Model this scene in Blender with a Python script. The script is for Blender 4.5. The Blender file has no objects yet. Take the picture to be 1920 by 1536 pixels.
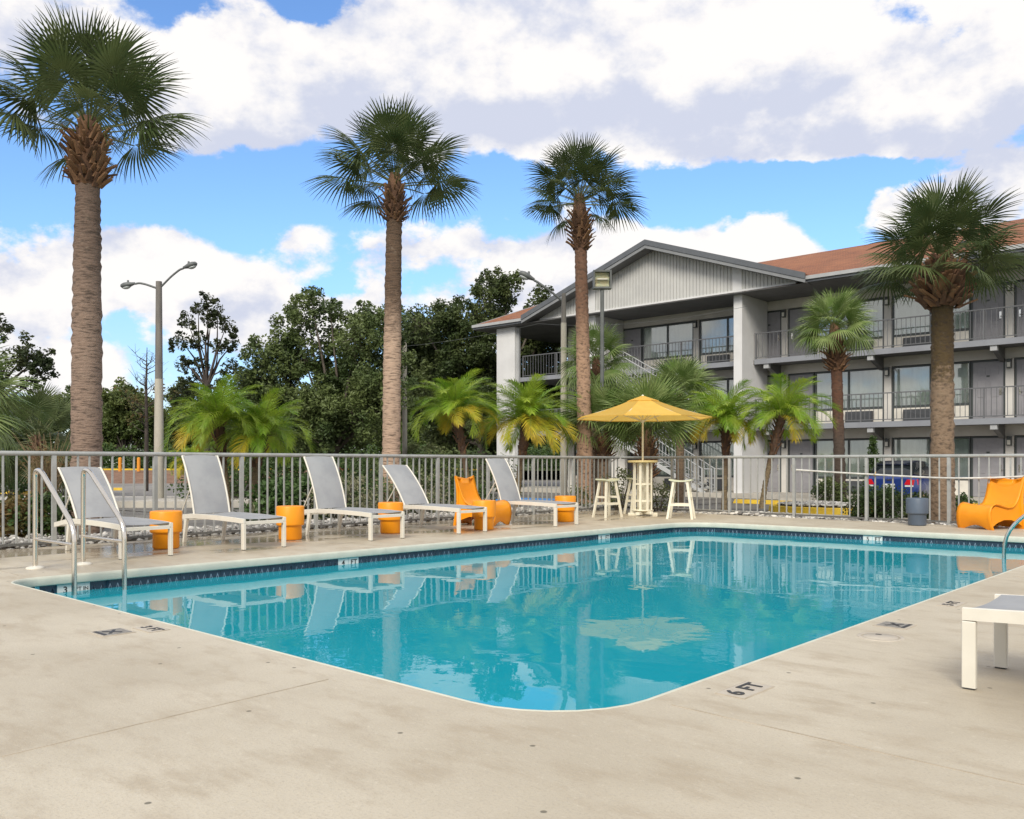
import bpy, math, random
from mathutils import Vector, Matrix
from mathutils.geometry import tessellate_polygon

S = bpy.context.scene
C = S.collection
PI = math.pi
RX, RY = Vector((.739, .674, 0)), Vector((-.674, .739, 0))   # survey axes: to the right of and ahead of the camera


def G(px, Y):
    """ground position of a bearing (photo column) at distance Y metres ahead"""
    X = (px - 960) * Y / 1650.0
    p = RX * X + RY * Y
    return p.x, p.y


# ------------------------------------------------------------------ camera
cam_d = bpy.data.cameras.new('camera')
cam = bpy.data.objects.new('camera', cam_d)
C.objects.link(cam)
cam.location = (0, 0, 1.07)
cam.rotation_euler = (PI / 2, 0, math.atan2(.674, .739))
cam_d.lens = 30.94
cam_d.sensor_width = 36
cam_d.shift_y = 0.0521
cam_d.clip_start = .05
cam_d.clip_end = 5000
S.camera = cam

# ------------------------------------------------------------------ light
SUN_EL, SUN_DIR = math.radians(38), Vector((.42, -.80, 0)).normalized()
w = bpy.data.worlds.new('World')
S.world = w
w.use_nodes = True
nt = w.node_tree
nt.nodes.clear()


def nd(nt, typ, ins=(), **kw):
    n = nt.nodes.new(typ)
    for k, v in kw.items():
        setattr(n, k, v)
    for i, v in (ins.items() if isinstance(ins, dict) else enumerate(ins)):
        if v is None:
            continue
        if isinstance(v, bpy.types.NodeSocket):
            nt.links.new(v, n.inputs[i])
        else:
            n.inputs[i].default_value = v
    return n


def mth(nt, op, *a, clamp=False):
    return nd(nt, 'ShaderNodeMath', a, operation=op, use_clamp=clamp).outputs[0]


def vmth(nt, op, *a):
    n = nd(nt, 'ShaderNodeVectorMath', a, operation=op)
    return n.outputs['Value'] if op in ('DOT_PRODUCT', 'LENGTH', 'DISTANCE') else n.outputs[0]


def sstep(nt, x, a, b):
    return nd(nt, 'ShaderNodeMapRange', {0: x, 1: a, 2: b, 3: 0., 4: 1.}, interpolation_type='SMOOTHSTEP').outputs[0]


def mixc(nt, f, a, b, blend='MIX'):
    n = nd(nt, 'ShaderNodeMix', {0: f, 6: a, 7: b}, data_type='RGBA', blend_type=blend)
    return n.outputs[2]


def rgb(c):
    return (c[0], c[1], c[2], 1.0)


def world():
    sky = nd(nt, 'ShaderNodeTexSky', sky_type='NISHITA', sun_disc=False, sun_elevation=SUN_EL,
             sun_rotation=math.atan2(SUN_DIR.x, SUN_DIR.y), air_density=1.0, dust_density=.35, ozone_density=2.2)
    d = nd(nt, 'ShaderNodeTexCoord').outputs['Generated']
    right = vmth(nt, 'DOT_PRODUCT', d, tuple(RX))
    fwd = vmth(nt, 'DOT_PRODUCT', d, tuple(RY))
    az = mth(nt, 'ARCTAN2', right, fwd)
    zz = nd(nt, 'ShaderNodeSeparateXYZ', [d]).outputs[2]
    el = mth(nt, 'ARCSINE', zz)
    # puffy edges: the direction is stirred before the cloud masses are read
    sq = vmth(nt, 'MULTIPLY', d, (1, 1, 1.5))
    n1 = nd(nt, 'ShaderNodeTexNoise', {'Vector': sq, 'Scale': 7.0, 'Detail': 9.0, 'Roughness': .58})
    n2 = nd(nt, 'ShaderNodeTexNoise', {'Vector': sq, 'Scale': 2.4, 'Detail': 3.0, 'Roughness': .5})
    n3 = nd(nt, 'ShaderNodeTexNoise', {'Vector': vmth(nt, 'ADD', sq, (3.1, 1.7, .4)), 'Scale': 5.0, 'Detail': 5.0, 'Roughness': .55})
    n4 = nd(nt, 'ShaderNodeTexNoise', {'Vector': sq, 'Scale': 24.0, 'Detail': 7.0, 'Roughness': .6})
    p = nd(nt, 'ShaderNodeCombineXYZ', [az, el, 0.0]).outputs[0]
    warp = vmth(nt, 'MULTIPLY', vmth(nt, 'SUBTRACT', n1.outputs['Color'], (.5, .5, .5)), (.085, .07, 0))
    p = vmth(nt, 'ADD', p, warp)

    def field(blobs, start):
        tot = start
        for px, py, rx, ry, wt in blobs:
            u = math.atan((px - 960) / 1650)
            v = math.atan((868 - py) / 1650 * math.cos(u))
            q = vmth(nt, 'MULTIPLY', vmth(nt, 'SUBTRACT', p, (u, v, 0)), (1650 / rx, 1650 / ry, 0))
            b = sstep(nt, vmth(nt, 'LENGTH', q), 1.0, 0.0)
            tot = mth(nt, 'MULTIPLY_ADD', b, wt, tot)
        return tot
    n5 = nd(nt, 'ShaderNodeTexNoise', {'Vector': vmth(nt, 'ADD', sq, (.012, .012, .045)), 'Scale': 7.0, 'Detail': 9.0, 'Roughness': .58})
    masses = [  # cumulus masses (+) and clear gaps (-): azimuth, height, half widths, weight
        (700, 70, 560, 190, .55), (1150, 40, 600, 260, .60), (1600, 120, 560, 270, .62), (520, 170, 330, 150, .55), (430, 245, 230, 80, .35),
        (1000, 235, 420, 105, .50), (1400, 235, 420, 95, .50), (1790, 215, 330, 95, .5), (30, 60, 130, 110, .35), (50, 200, 90, 110, .25),
        (330, 500, 270, 120, .62), (60, 530, 210, 100, .60), (545, 440, 110, 85, .55), (700, 480, 190, 80, .45), (900, 465, 230, 90, .62), (1080, 480, 220, 80, .45),
        (1300, 475, 260, 80, .60), (1440, 440, 120, 60, .45), (600, 570, 320, 90, .45), (330, 580, 260, 70, .4), (1000, 540, 330, 70, .35), (1480, 470, 130, 60, .4), (90, 690, 150, 60, .5), (1790, 375, 190, 75, .60), (1880, 340, 120, 60, .3),
        (420, 640, 250, 80, .25), (1200, 560, 500, 80, .35),
        (90, 340, 330, 100, -.62), (430, 350, 300, 75, -.50), (740, 370, 260, 50, -.55), (1010, 350, 260, 55, -.45), (1330, 360, 330, 60, -.62), (1560, 340, 220, 65, -.62), (1565, 420, 110, 60, -.5), (1700, 320, 150, 34, -.5), (1480, 330, 160, 50, -.25),
        (290, 20, 130, 70, -.35), (250, 240, 110, 90, -.30), (1700, 25, 150, 60, -.42), (1790, 70, 90, 40, -.3), (545, -5, 80, 42, -.70), (1440, -10, 70, 30, -.5), (230, 610, 150, 60, -.38), (620, 540, 80, 40, -.4), (130, 160, 170, 90, -.28)]
    rest = mth(nt, 'MAXIMUM', sstep(nt, mth(nt, 'ABSOLUTE', az), .62, .95), sstep(nt, el, .50, .72))   # beyond the view: thicker unseen cloud added to whiten the light and reflections
    fld = field(masses, mth(nt, 'ADD', mth(nt, 'MULTIPLY', rest, .36), mth(nt, 'MULTIPLY_ADD', n2.outputs['Fac'], .9, -.42)))
    dens = mth(nt, 'ADD', mth(nt, 'ADD', fld, mth(nt, 'MULTIPLY_ADD', n1.outputs['Fac'], 1.9, -.95)), mth(nt, 'MULTIPLY_ADD', n4.outputs['Fac'], .6, -.3))
    a = sstep(nt, dens, .02, .27)
    a = mth(nt, 'MULTIPLY', a, sstep(nt, el, -.02, .05))
    greys = [(1050, 235, 560, 85, .75), (1480, 260, 420, 70, .7), (700, 215, 320, 80, .6), (430, 285, 220, 50, .6), (480, 570, 330, 70, .45), (1800, 280, 260, 60, .5),
             (1000, 545, 380, 60, .5), (150, 610, 240, 60, .4), (860, 130, 130, 60, .3), (1250, 545, 300, 50, .4),
             (1400, 70, 480, 110, -.45), (600, 50, 300, 90, -.35), (900, 420, 420, 55, -.3), (330, 450, 300, 65, -.3), (1300, 440, 300, 50, -.3)]
    sh = field(greys, mth(nt, 'MULTIPLY_ADD', n3.outputs['Fac'], 2.8, -1.08))
    # tops of the billows catch the light, their undersides do not
    sh = mth(nt, 'MULTIPLY_ADD', mth(nt, 'SUBTRACT', n5.outputs['Fac'], n1.outputs['Fac']), 3.4, sh)
    sh = sstep(nt, mth(nt, 'ADD', sh, mth(nt, 'ADD', mth(nt, 'MULTIPLY_ADD', n1.outputs['Fac'], -1.4, .7), mth(nt, 'MULTIPLY_ADD', n4.outputs['Fac'], -.5, .25))), .0, 1.0)
    cl = mixc(nt, sh, (CW * 1.03, CW * 1.0, CW * .98, 1), (CW * .66, CW * .70, CW * .84, 1))
    blue = mixc(nt, 1.0, sky.outputs[0], mixc(nt, sstep(nt, el, .02, .26), (.62, .66, .78, 1), (.76, .94, 1.14, 1)), 'MULTIPLY')
    col = mixc(nt, a, blue, cl)
    bg = nd(nt, 'ShaderNodeBackground', {0: col, 1: SKY})
    out = nd(nt, 'ShaderNodeOutputWorld')
    nt.links.new(bg.outputs[0], out.inputs[0])


SKY, CW = .15, 5.0
world()
w.cycles.sampling_method = 'MANUAL'
w.cycles.sample_map_resolution = 1024
sun_d = bpy.data.lights.new('sun', 'SUN')
sun = bpy.data.objects.new('sun', sun_d)
C.objects.link(sun)
sun_d.energy = 2.3
sun_d.angle = math.radians(24)
sun_d.color = (1, .93, .80)
sv = Vector((SUN_DIR.x * math.cos(SUN_EL), SUN_DIR.y * math.cos(SUN_EL), math.sin(SUN_EL)))
sun.rotation_euler = sv.to_track_quat('Z', 'Y').to_euler()
sun.location = (-20, -30, 40)

S.view_settings.view_transform = 'Standard'
S.view_settings.look = 'None'
S.view_settings.gamma = 1
S.view_settings.use_curve_mapping = False
S.view_settings.exposure = .42
cy = S.cycles
cy.max_bounces = 8
cy.diffuse_bounces = 3
cy.glossy_bounces = 3
cy.transmission_bounces = 4
cy.transparent_max_bounces = 12
cy.caustics_reflective = False
cy.caustics_refractive = False
cy.use_denoising = True
cy.sample_clamp_indirect = 6


# ------------------------------------------------------------------ mesh helpers
class MB:
    def __init__(self):
        self.v, self.f, self.mi, self.sm = [], [], [], []

    def add(self, vs, fs, mi=0, sm=False):
        o = len(self.v)
        self.v.extend([tuple(p) for p in vs])
        for f in fs:
            self.f.append(tuple(i + o for i in f))
            self.mi.append(mi)
            self.sm.append(sm)
        return self

    def box(self, x0, x1, y0, y1, z0, z1, mi=0, M=None):
        vs = [Vector((x, y, z)) for z in (z0, z1) for x, y in ((x0, y0), (x1, y0), (x1, y1), (x0, y1))]
        if M is not None:
            vs = [M @ p for p in vs]
        return self.add(vs, [(3, 2, 1, 0), (4, 5, 6, 7), (0, 1, 5, 4), (1, 2, 6, 5), (2, 3, 7, 6), (3, 0, 4, 7)], mi)

    def cbox(self, x0, x1, y0, y1, z0, z1, c=.01, mi=0):
        """box with chamfered vertical edges and top rim"""
        loop = lambda i, z: [(x0 + c + i, y0 + i, z), (x1 - c - i, y0 + i, z), (x1 - i, y0 + c + i, z), (x1 - i, y1 - c - i, z),
                             (x1 - c - i, y1 - i, z), (x0 + c + i, y1 - i, z), (x0 + i, y1 - c - i, z), (x0 + i, y0 + c + i, z)]
        self.loft([loop(0, z0), loop(0, z1 - c), loop(c * .7, z1)], mi=mi)
        return self

    def loft(self, rings, mi=0, sm=False, cap=True, close=True):
        n = len(rings[0])
        vs = [p for r in rings for p in r]
        fs = []
        for k in range(len(rings) - 1):
            for i in range(n if close else n - 1):
                j = (i + 1) % n
                fs.append((k * n + i, k * n + j, (k + 1) * n + j, (k + 1) * n + i))
        self.add(vs, fs, mi, sm)
        if cap and close:
            self.add(rings[0], [tuple(range(n - 1, -1, -1))], mi)
            self.add(rings[-1], [tuple(range(n))], mi)
        return self

    def tube(self, pts, r, n=8, mi=0, sm=True, cap=True):
        pts = [Vector(p) for p in pts]
        rs = r if isinstance(r, (list, tuple)) else [r] * len(pts)
        rings = []
        u = None
        for i, p in enumerate(pts):
            t = (pts[min(i + 1, len(pts) - 1)] - pts[max(i - 1, 0)])
            t = t.normalized() if t.length > 1e-9 else Vector((0, 0, 1))
            if u is None:
                u = t.orthogonal().normalized()
            else:
                u = u - t * u.dot(t)
                u = u.normalized() if u.length > 1e-6 else t.orthogonal().normalized()
            b = t.cross(u)
            rings.append([p + (u * math.cos(2 * PI * k / n) + b * math.sin(2 * PI * k / n)) * rs[i] for k in range(n)])
        return self.loft(rings, mi, sm, cap)

    def lathe(self, prof, n=24, c=(0, 0, 0), mi=0, sm=True, cap=True):
        rings = [[(c[0] + r * math.cos(2 * PI * k / n), c[1] + r * math.sin(2 * PI * k / n), c[2] + z) for k in range(n)] for r, z in prof]
        return self.loft(rings, mi, sm, cap)

    def prism(self, poly, vec, mi=0):
        poly = [Vector(p) for p in poly]
        return self.loft([poly, [p + Vector(vec) for p in poly]], mi)

    def mesh(self, name, mats):
        me = bpy.data.meshes.new(name)
        me.from_pydata(self.v, [], self.f)
        for m in (mats if isinstance(mats, (list, tuple)) else [mats]):
            me.materials.append(m)
        me.polygons.foreach_set('material_index', self.mi)
        me.polygons.foreach_set('use_smooth', self.sm)
        me.update()
        return me

    def obj(self, name, mats, parent=None, **kw):
        return mk(name, self.mesh(name, mats), parent, **kw)


def mk(name, me, parent=None, loc=None, rot=None, scale=None, M=None, kind=None):
    o = bpy.data.objects.new(name, me)
    C.objects.link(o)
    if parent is not None:
        o.parent = parent
    if M is not None:
        o.matrix_local = M
    if loc is not None:
        o.location = loc
    if rot is not None:
        o.rotation_euler = rot
    if scale is not None:
        o.scale = scale if isinstance(scale, (tuple, list)) else (scale,) * 3
    if kind:
        o['kind'] = kind
    return o


def tag(o, label, cat, group=None):
    o['label'] = label
    o['category'] = cat
    if group:
        o['group'] = group
    return o


def thing(name, label, cat, loc=(0, 0, 0), rz=0, group=None):
    o = mk(name, None, loc=loc, rot=(0, 0, rz))
    return tag(o, label, cat, group)


def lettering(body, size, m, parent, loc, rot=(0, 0, 0), depth=.002):
    """raised characters, each its own mesh, centred on loc"""
    adv = [{'I': .30, ' ': .30, 'N': .74, 'F': .56, 'T': .58}.get(c, .60) * size for c in body]
    x = -sum(adv) / 2
    for c, a in zip(body, adv):
        if c != ' ':
            cu = bpy.data.curves.new('character', 'FONT')
            cu.body, cu.size, cu.extrude, cu.offset = c, size, depth, size * .018
            cu.align_x = cu.align_y = 'CENTER'
            cu.resolution_u = 3
            o = bpy.data.objects.new('character', cu)
            C.objects.link(o)
            me = bpy.data.meshes.new_from_object(o.evaluated_get(bpy.context.evaluated_depsgraph_get()))
            bpy.data.objects.remove(o)
            bpy.data.curves.remove(cu)
            me.materials.clear()
            me.materials.append(m)
            R_ = Matrix.Rotation(rot[0], 4, 'X') if rot[0] else Matrix()
            off = R_ @ Vector((x + a / 2, 0, 0))
            mk('character', me, parent, loc=Vector(loc) + off, rot=rot)
        x += a


# ------------------------------------------------------------------ materials
def mat(name, col, rough=.6, col2=None, scale=4., metal=0., bump=0., bscale=40., spec=.5, detail=4., stretch=(1, 1, 1), lo=.35, hi=.65, coat=0.):
    m = bpy.data.materials.new(name)
    m.use_nodes = True
    t = m.node_tree
    b = t.nodes['Principled BSDF']
    b.inputs['Roughness'].default_value = rough
    b.inputs['Metallic'].default_value = metal
    b.inputs['Specular IOR Level'].default_value = spec
    if coat:
        b.inputs['Coat Weight'].default_value = coat
        b.inputs['Coat Roughness'].default_value = .08
    b.inputs['Base Color'].default_value = rgb(col)
    tc = nd(t, 'ShaderNodeTexCoord').outputs['Object']
    v = vmth(t, 'MULTIPLY', tc, stretch)
    if col2 is not None:
        n = nd(t, 'ShaderNodeTexNoise', {'Vector': v, 'Scale': scale, 'Detail': detail, 'Roughness': .6})
        f = sstep(t, n.outputs['Fac'], lo, hi)
        t.links.new(mixc(t, f, rgb(col), rgb(col2)), b.inputs['Base Color'])
    if bump:
        n = nd(t, 'ShaderNodeTexNoise', {'Vector': v, 'Scale': bscale, 'Detail': 5.0, 'Roughness': .6})
        bp = nd(t, 'ShaderNodeBump', {'Strength': .6, 'Distance': bump, 'Height': n.outputs['Fac']})
        t.links.new(bp.outputs[0], b.inputs['Normal'])
    return m


def leaf_mat(name, col, col2, trans=.35, rough=.45, scale=2.5, yellow=None):
    m = bpy.data.materials.new(name)
    m.use_nodes = True
    t = m.node_tree
    b = t.nodes['Principled BSDF']
    out = t.nodes['Material Output']
    g = nd(t, 'ShaderNodeNewGeometry')
    n = nd(t, 'ShaderNodeTexNoise', {'Vector': g.outputs['Position'], 'Scale': scale, 'Detail': 3.0})
    c = mixc(t, sstep(t, n.outputs['Fac'], .35, .65), rgb(col), rgb(col2))
    oi = nd(t, 'ShaderNodeObjectInfo').outputs['Random']
    hs = nd(t, 'ShaderNodeHueSaturation', {'Value': mth(t, 'MULTIPLY_ADD', oi, .4, .8), 'Color': c})
    c = hs.outputs[0]
    if yellow:
        pi = g.outputs['Random Per Island']
        c = mixc(t, sstep(t, pi, .8, .95), c, rgb(yellow))
    t.links.new(c, b.inputs['Base Color'])
    b.inputs['Roughness'].default_value = rough
    b.inputs['Specular IOR Level'].default_value = .35
    tr = nd(t, 'ShaderNodeBsdfTranslucent', {'Color': c})
    mx = nd(t, 'ShaderNodeMixShader', {0: trans, 1: b.outputs[0], 2: tr.outputs[0]})
    t.links.new(mx.outputs[0], out.inputs[0])
    return m


def glass_mat(name, tint=(.8, .9, .88), base=.06):
    m = bpy.data.materials.new(name)
    m.use_nodes = True
    t = m.node_tree
    t.nodes.remove(t.nodes['Principled BSDF'])
    fr = nd(t, 'ShaderNodeFresnel', {'IOR': 1.5})
    f = mth(t, 'ADD', fr.outputs[0], base, clamp=True)
    tr = nd(t, 'ShaderNodeBsdfTransparent', {'Color': rgb(tint)})
    gl = nd(t, 'ShaderNodeBsdfGlossy', {'Roughness': .02})
    mx = nd(t, 'ShaderNodeMixShader', {0: f, 1: tr.outputs[0], 2: gl.outputs[0]})
    t.links.new(mx.outputs[0], t.nodes['Material Output'].inputs[0])
    return m


def deck_material():
    m = bpy.data.materials.new('deck_concrete')
    m.use_nodes = True
    t = m.node_tree
    b = t.nodes['Principled BSDF']
    P = nd(t, 'ShaderNodeNewGeometry').outputs['Position']
    big = nd(t, 'ShaderNodeTexNoise', {'Vector': P, 'Scale': .55, 'Detail': 5.0, 'Roughness': .6}).outputs['Fac']
    mid = nd(t, 'ShaderNodeTexNoise', {'Vector': vmth(t, 'MULTIPLY', P, (1, 2.2, 1)), 'Scale': 2.3, 'Detail': 6.0, 'Roughness': .65}).outputs['Fac']
    fine = nd(t, 'ShaderNodeTexNoise', {'Vector': P, 'Scale': 85.0, 'Detail': 3.0, 'Roughness': .7}).outputs['Fac']
    c = mixc(t, sstep(t, big, .3, .7), (.44, .388, .296, 1), (.56, .505, .40, 1))
    c = mixc(t, mth(t, 'MULTIPLY', sstep(t, mid, .45, .70), .65), c, (.37, .305, .215, 1))
    c = mixc(t, mth(t, 'MULTIPLY', sstep(t, fine, .47, .75), .5), c, (.33, .285, .22, 1))
    grit = nd(t, 'ShaderNodeTexNoise', {'Vector': P, 'Scale': 26.0, 'Detail': 5.0, 'Roughness': .75}).outputs['Fac']
    c = mixc(t, mth(t, 'MULTIPLY', sstep(t, grit, .55, .70), .30), c, (.40, .34, .26, 1))
    c = mixc(t, mth(t, 'MULTIPLY', sstep(t, grit, .44, .30), .30), c, (.66, .61, .51, 1))
    # faint pale trowel sweeps and hairline cracks
    sw = nd(t, 'ShaderNodeTexNoise', {'Vector': P, 'Scale': .42, 'Detail': 2.0, 'Distortion': .8}).outputs['Fac']
    c = mixc(t, mth(t, 'MULTIPLY', sstep(t, mth(t, 'ABSOLUTE', mth(t, 'SUBTRACT', sw, .47)), .012, .002), .22), c, (.66, .60, .50, 1))
    ck = nd(t, 'ShaderNodeTexNoise', {'Vector': P, 'Scale': .9, 'Detail': 6.0, 'Roughness': .62}).outputs['Fac']
    c = mixc(t, mth(t, 'MULTIPLY', sstep(t, mth(t, 'ABSOLUTE', mth(t, 'SUBTRACT', ck, .60)), .0035, .0008), .35), c, (.22, .18, .13, 1))
    vo = nd(t, 'ShaderNodeTexVoronoi', {'Vector': P, 'Scale': 1.25, 'Randomness': 1.0}, voronoi_dimensions='2D')
    spot = sstep(t, vo.outputs['Distance'], .017, .010)
    c = mixc(t, mth(t, 'MULTIPLY', spot, .8), c, (.10, .09, .06, 1))
    # rain-wet strip along the left fence and a drying patch under the near lounger
    sx = nd(t, 'ShaderNodeSeparateXYZ', [P])
    wetn = nd(t, 'ShaderNodeTexNoise', {'Vector': vmth(t, 'MULTIPLY', P, (1, .45, 1)), 'Scale': 1.5, 'Detail': 4.0}).outputs['Fac']
    strip = mth(t, 'MULTIPLY', sstep(t, sx.outputs[0], -8.95, -9.9), sstep(t, sx.outputs[1], -1., 2.))
    wet = mth(t, 'MULTIPLY', sstep(t, mth(t, 'ADD', wetn, mth(t, 'MULTIPLY', sstep(t, sx.outputs[0], -9.9, -11.2), .10)), .43, .60), strip)
    q = vmth(t, 'LENGTH', vmth(t, 'MULTIPLY', vmth(t, 'SUBTRACT', P, (-.2, 4.9, 0)), (.62, .9, 0)))
    damp = mth(t, 'MULTIPLY', sstep(t, mth(t, 'ADD', q, mth(t, 'MULTIPLY_ADD', mid, 1.6, -.8)), 1.0, .35), .8)
    c = mixc(t, mth(t, 'MULTIPLY', damp, .75), c, (.30, .24, .17, 1))
    c = mixc(t, mth(t, 'MULTIPLY', wet, .42), c, (.36, .285, .195, 1))
    t.links.new(c, b.inputs['Base Color'])
    r = mth(t, 'SUBTRACT', .62, mth(t, 'MULTIPLY', wet, .50))
    t.links.new(r, b.inputs['Roughness'])
    h = mth(t, 'ADD', mth(t, 'MULTIPLY', fine, .5), mth(t, 'MULTIPLY', mid, 1.0))
    bp = nd(t, 'ShaderNodeBump', {'Strength': mth(t, 'SUBTRACT', .55, mth(t, 'MULTIPLY', wet, .47)), 'Distance': .006, 'Height': h})
    t.links.new(bp.outputs[0], b.inputs['Normal'])
    return m


def water_material():
    m = bpy.data.materials.new('pool_water')
    m.use_nodes = True
    t = m.node_tree
    t.nodes.remove(t.nodes['Principled BSDF'])
    P = nd(t, 'ShaderNodeNewGeometry').outputs['Position']
    a = nd(t, 'ShaderNodeTexNoise', {'Vector': P, 'Scale': 1.6, 'Detail': 2.0, 'Distortion': .6}).outputs['Fac']
    b = nd(t, 'ShaderNodeTexNoise', {'Vector': P, 'Scale': 9.0, 'Detail': 2.0, 'Distortion': .5}).outputs['Fac']
    breeze = sstep(t, nd(t, 'ShaderNodeTexNoise', {'Vector': P, 'Scale': .5, 'Detail': 2.0}).outputs['Fac'], .42, .7)
    h = mth(t, 'ADD', mth(t, 'MULTIPLY', a, 1.0), mth(t, 'MULTIPLY', mth(t, 'MULTIPLY', b, mth(t, 'MULTIPLY_ADD', breeze, .30, .04)), 1.0))
    bp = nd(t, 'ShaderNodeBump', {'Strength': 1.0, 'Distance': .0024, 'Height': h})
    fr = nd(t, 'ShaderNodeFresnel', {'IOR': 1.33, 'Normal': bp.outputs[0]})
    tr = nd(t, 'ShaderNodeBsdfTransparent', {'Color': rgb(tint)})
    gl = nd(t, 'ShaderNodeBsdfGlossy', {'Roughness': .02})
    mx = nd(t, 'ShaderNodeMixShader', {0: f, 1: body.outputs[0], 2: gl.outputs[0]})
    t.links.new(mx.outputs[0], t.nodes['Material Output'].inputs[0])
    return m


def deck_material():
    m = bpy.data.materials.new('deck_concrete')
    m.use_nodes = True
    t = m.node_tree
    b = t.nodes['Principled BSDF']
    P = nd(t, 'ShaderNodeNewGeometry').outputs['Position']
    big = nd(t, 'ShaderNodeTexNoise', {'Vector': P, 'Scale': .55, 'Detail': 5.0, 'Roughness': .6}).outputs['Fac']
    mid = nd(t, 'ShaderNodeTexNoise', {'Vector': vmth(t, 'MULTIPLY', P, (1, 2.2, 1)), 'Scale': 2.3, 'Detail': 6.0, 'Roughness': .65}).outputs['Fac']
    fine = nd(t, 'ShaderNodeTexNoise', {'Vector': P, 'Scale': 85.0, 'Detail': 3.0, 'Roughness': .7}).outputs['Fac']
    c = mixc(t, sstep(t, big, .3, .7), (.44, .388, .296, 1), (.56, .505, .40, 1))
    c = mixc(t, mth(t, 'MULTIPLY', sstep(t, mid, .45, .70), .65), c, (.37, .305, .215, 1))
    c = mixc(t, mth(t, 'MULTIPLY', sstep(t, fine, .47, .75), .5), c, (.33, .285, .22, 1))
    grit = nd(t, 'ShaderNodeTexNoise', {'Vector': P, 'Scale': 26.0, 'Detail': 5.0, 'Roughness': .75}).outputs['Fac']
    c = mixc(t, mth(t, 'MULTIPLY', sstep(t, grit, .55, .70), .30), c, (.40, .34, .26, 1))
    c = mixc(t, mth(t, 'MULTIPLY', sstep(t, grit, .44, .30), .30), c, (.66, .61, .51, 1))
    vo = nd(t, 'ShaderNodeTexVoronoi', {'Vector': P, 'Scale': 1.25, 'Randomness': 1.0}, voronoi_dimensions='2D')
    spot = sstep(t, vo.outputs['Distance'], .017, .010)
    c = mixc(t, mth(t, 'MULTIPLY', spot, .8), c, (.10, .09, .06, 1))
    # rain-wet strip along the left fence and a drying patch under the near lounger
    sx = nd(t, 'ShaderNodeSeparateXYZ', [P])
    wetn = nd(t, 'ShaderNodeTexNoise', {'Vector': vmth(t, 'MULTIPLY', P, (1, .45, 1)), 'Scale': 1.5, 'Detail': 4.0}).outputs['Fac']
    strip = mth(t, 'MULTIPLY', sstep(t, sx.outputs[0], -8.95, -9.9), sstep(t, sx.outputs[1], -1., 2.))
    wet = mth(t, 'MULTIPLY', sstep(t, mth(t, 'ADD', wetn, mth(t, 'MULTIPLY', sstep(t, sx.outputs[0], -9.9, -11.2), .10)), .43, .60), strip)
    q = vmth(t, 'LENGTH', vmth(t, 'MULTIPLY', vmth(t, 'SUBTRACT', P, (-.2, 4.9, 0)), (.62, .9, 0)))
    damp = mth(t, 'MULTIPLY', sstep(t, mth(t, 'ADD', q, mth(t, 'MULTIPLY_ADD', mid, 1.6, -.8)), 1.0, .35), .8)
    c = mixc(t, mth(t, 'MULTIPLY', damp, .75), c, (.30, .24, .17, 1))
    c = mixc(t, mth(t, 'MULTIPLY', wet, .42), c, (.36, .285, .195, 1))
    t.links.new(c, b.inputs['Base Color'])
    r = mth(t, 'SUBTRACT', .62, mth(t, 'MULTIPLY', wet, .50))
    t.links.new(r, b.inputs['Roughness'])
    h = mth(t, 'ADD', mth(t, 'MULTIPLY', fine, .5), mth(t, 'MULTIPLY', mid, 1.0))
    bp = nd(t, 'ShaderNodeBump', {'Strength': mth(t, 'SUBTRACT', .55, mth(t, 'MULTIPLY', wet, .47)), 'Distance': .006, 'Height': h})
    t.links.new(bp.outputs[0], b.inputs['Normal'])
    return m


def water_material():
    m = bpy.data.materials.new('pool_water')
    m.use_nodes = True
    t = m.node_tree
    t.nodes.remove(t.nodes['Principled BSDF'])
    P = nd(t, 'ShaderNodeNewGeometry').outputs['Position']
    a = nd(t, 'ShaderNodeTexNoise', {'Vector': P, 'Scale': 1.6, 'Detail': 2.0, 'Distortion': .6}).outputs['Fac']
    b = nd(t, 'ShaderNodeTexNoise', {'Vector': P, 'Scale': 9.0, 'Detail': 2.0, 'Distortion': .5}).outputs['Fac']
    breeze = sstep(t, nd(t, 'ShaderNodeTexNoise', {'Vector': P, 'Scale': .5, 'Detail': 2.0}).outputs['Fac'], .42, .7)
    h = mth(t, 'ADD', mth(t, 'MULTIPLY', a, 1.0), mth(t, 'MULTIPLY', mth(t, 'MULTIPLY', b, mth(t, 'MULTIPLY_ADD', breeze, .30, .04)), 1.0))
    bp = nd(t, 'ShaderNodeBump', {'Strength': 1.0, 'Distance': .0024, 'Height': h})
    fr = nd(t, 'ShaderNodeFresnel', {'IOR': 1.33, 'Normal': bp.outputs[0]})
    # clear part and the faintly milky turquoise body of chlorinated water
    tr = nd(t, 'ShaderNodeBsdfTransparent', {'Color': (.30, .84, .88, 1)})
    df = nd(t, 'ShaderNodeBsdfDiffuse', {'Color': (.014, .41, .53, 1)})
    body = nd(t, 'ShaderNodeMixShader', {0: .66, 1: tr.outputs[0], 2: df.outputs[0]})
    gl = nd(t, 'ShaderNodeBsdfGlossy', {'Roughness': .0, 'Color': (.92, .97, 1, 1), 'Normal': bp.outputs[0]})
    mx = nd(t, 'ShaderNodeMixShader', {0: mth(t, 'MULTIPLY', fr.outputs[0], .9), 1: body.outputs[0], 2: gl.outputs[0]})
    t.links.new(mx.outputs[0], t.nodes['Material Output'].inputs[0])
    return m


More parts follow.
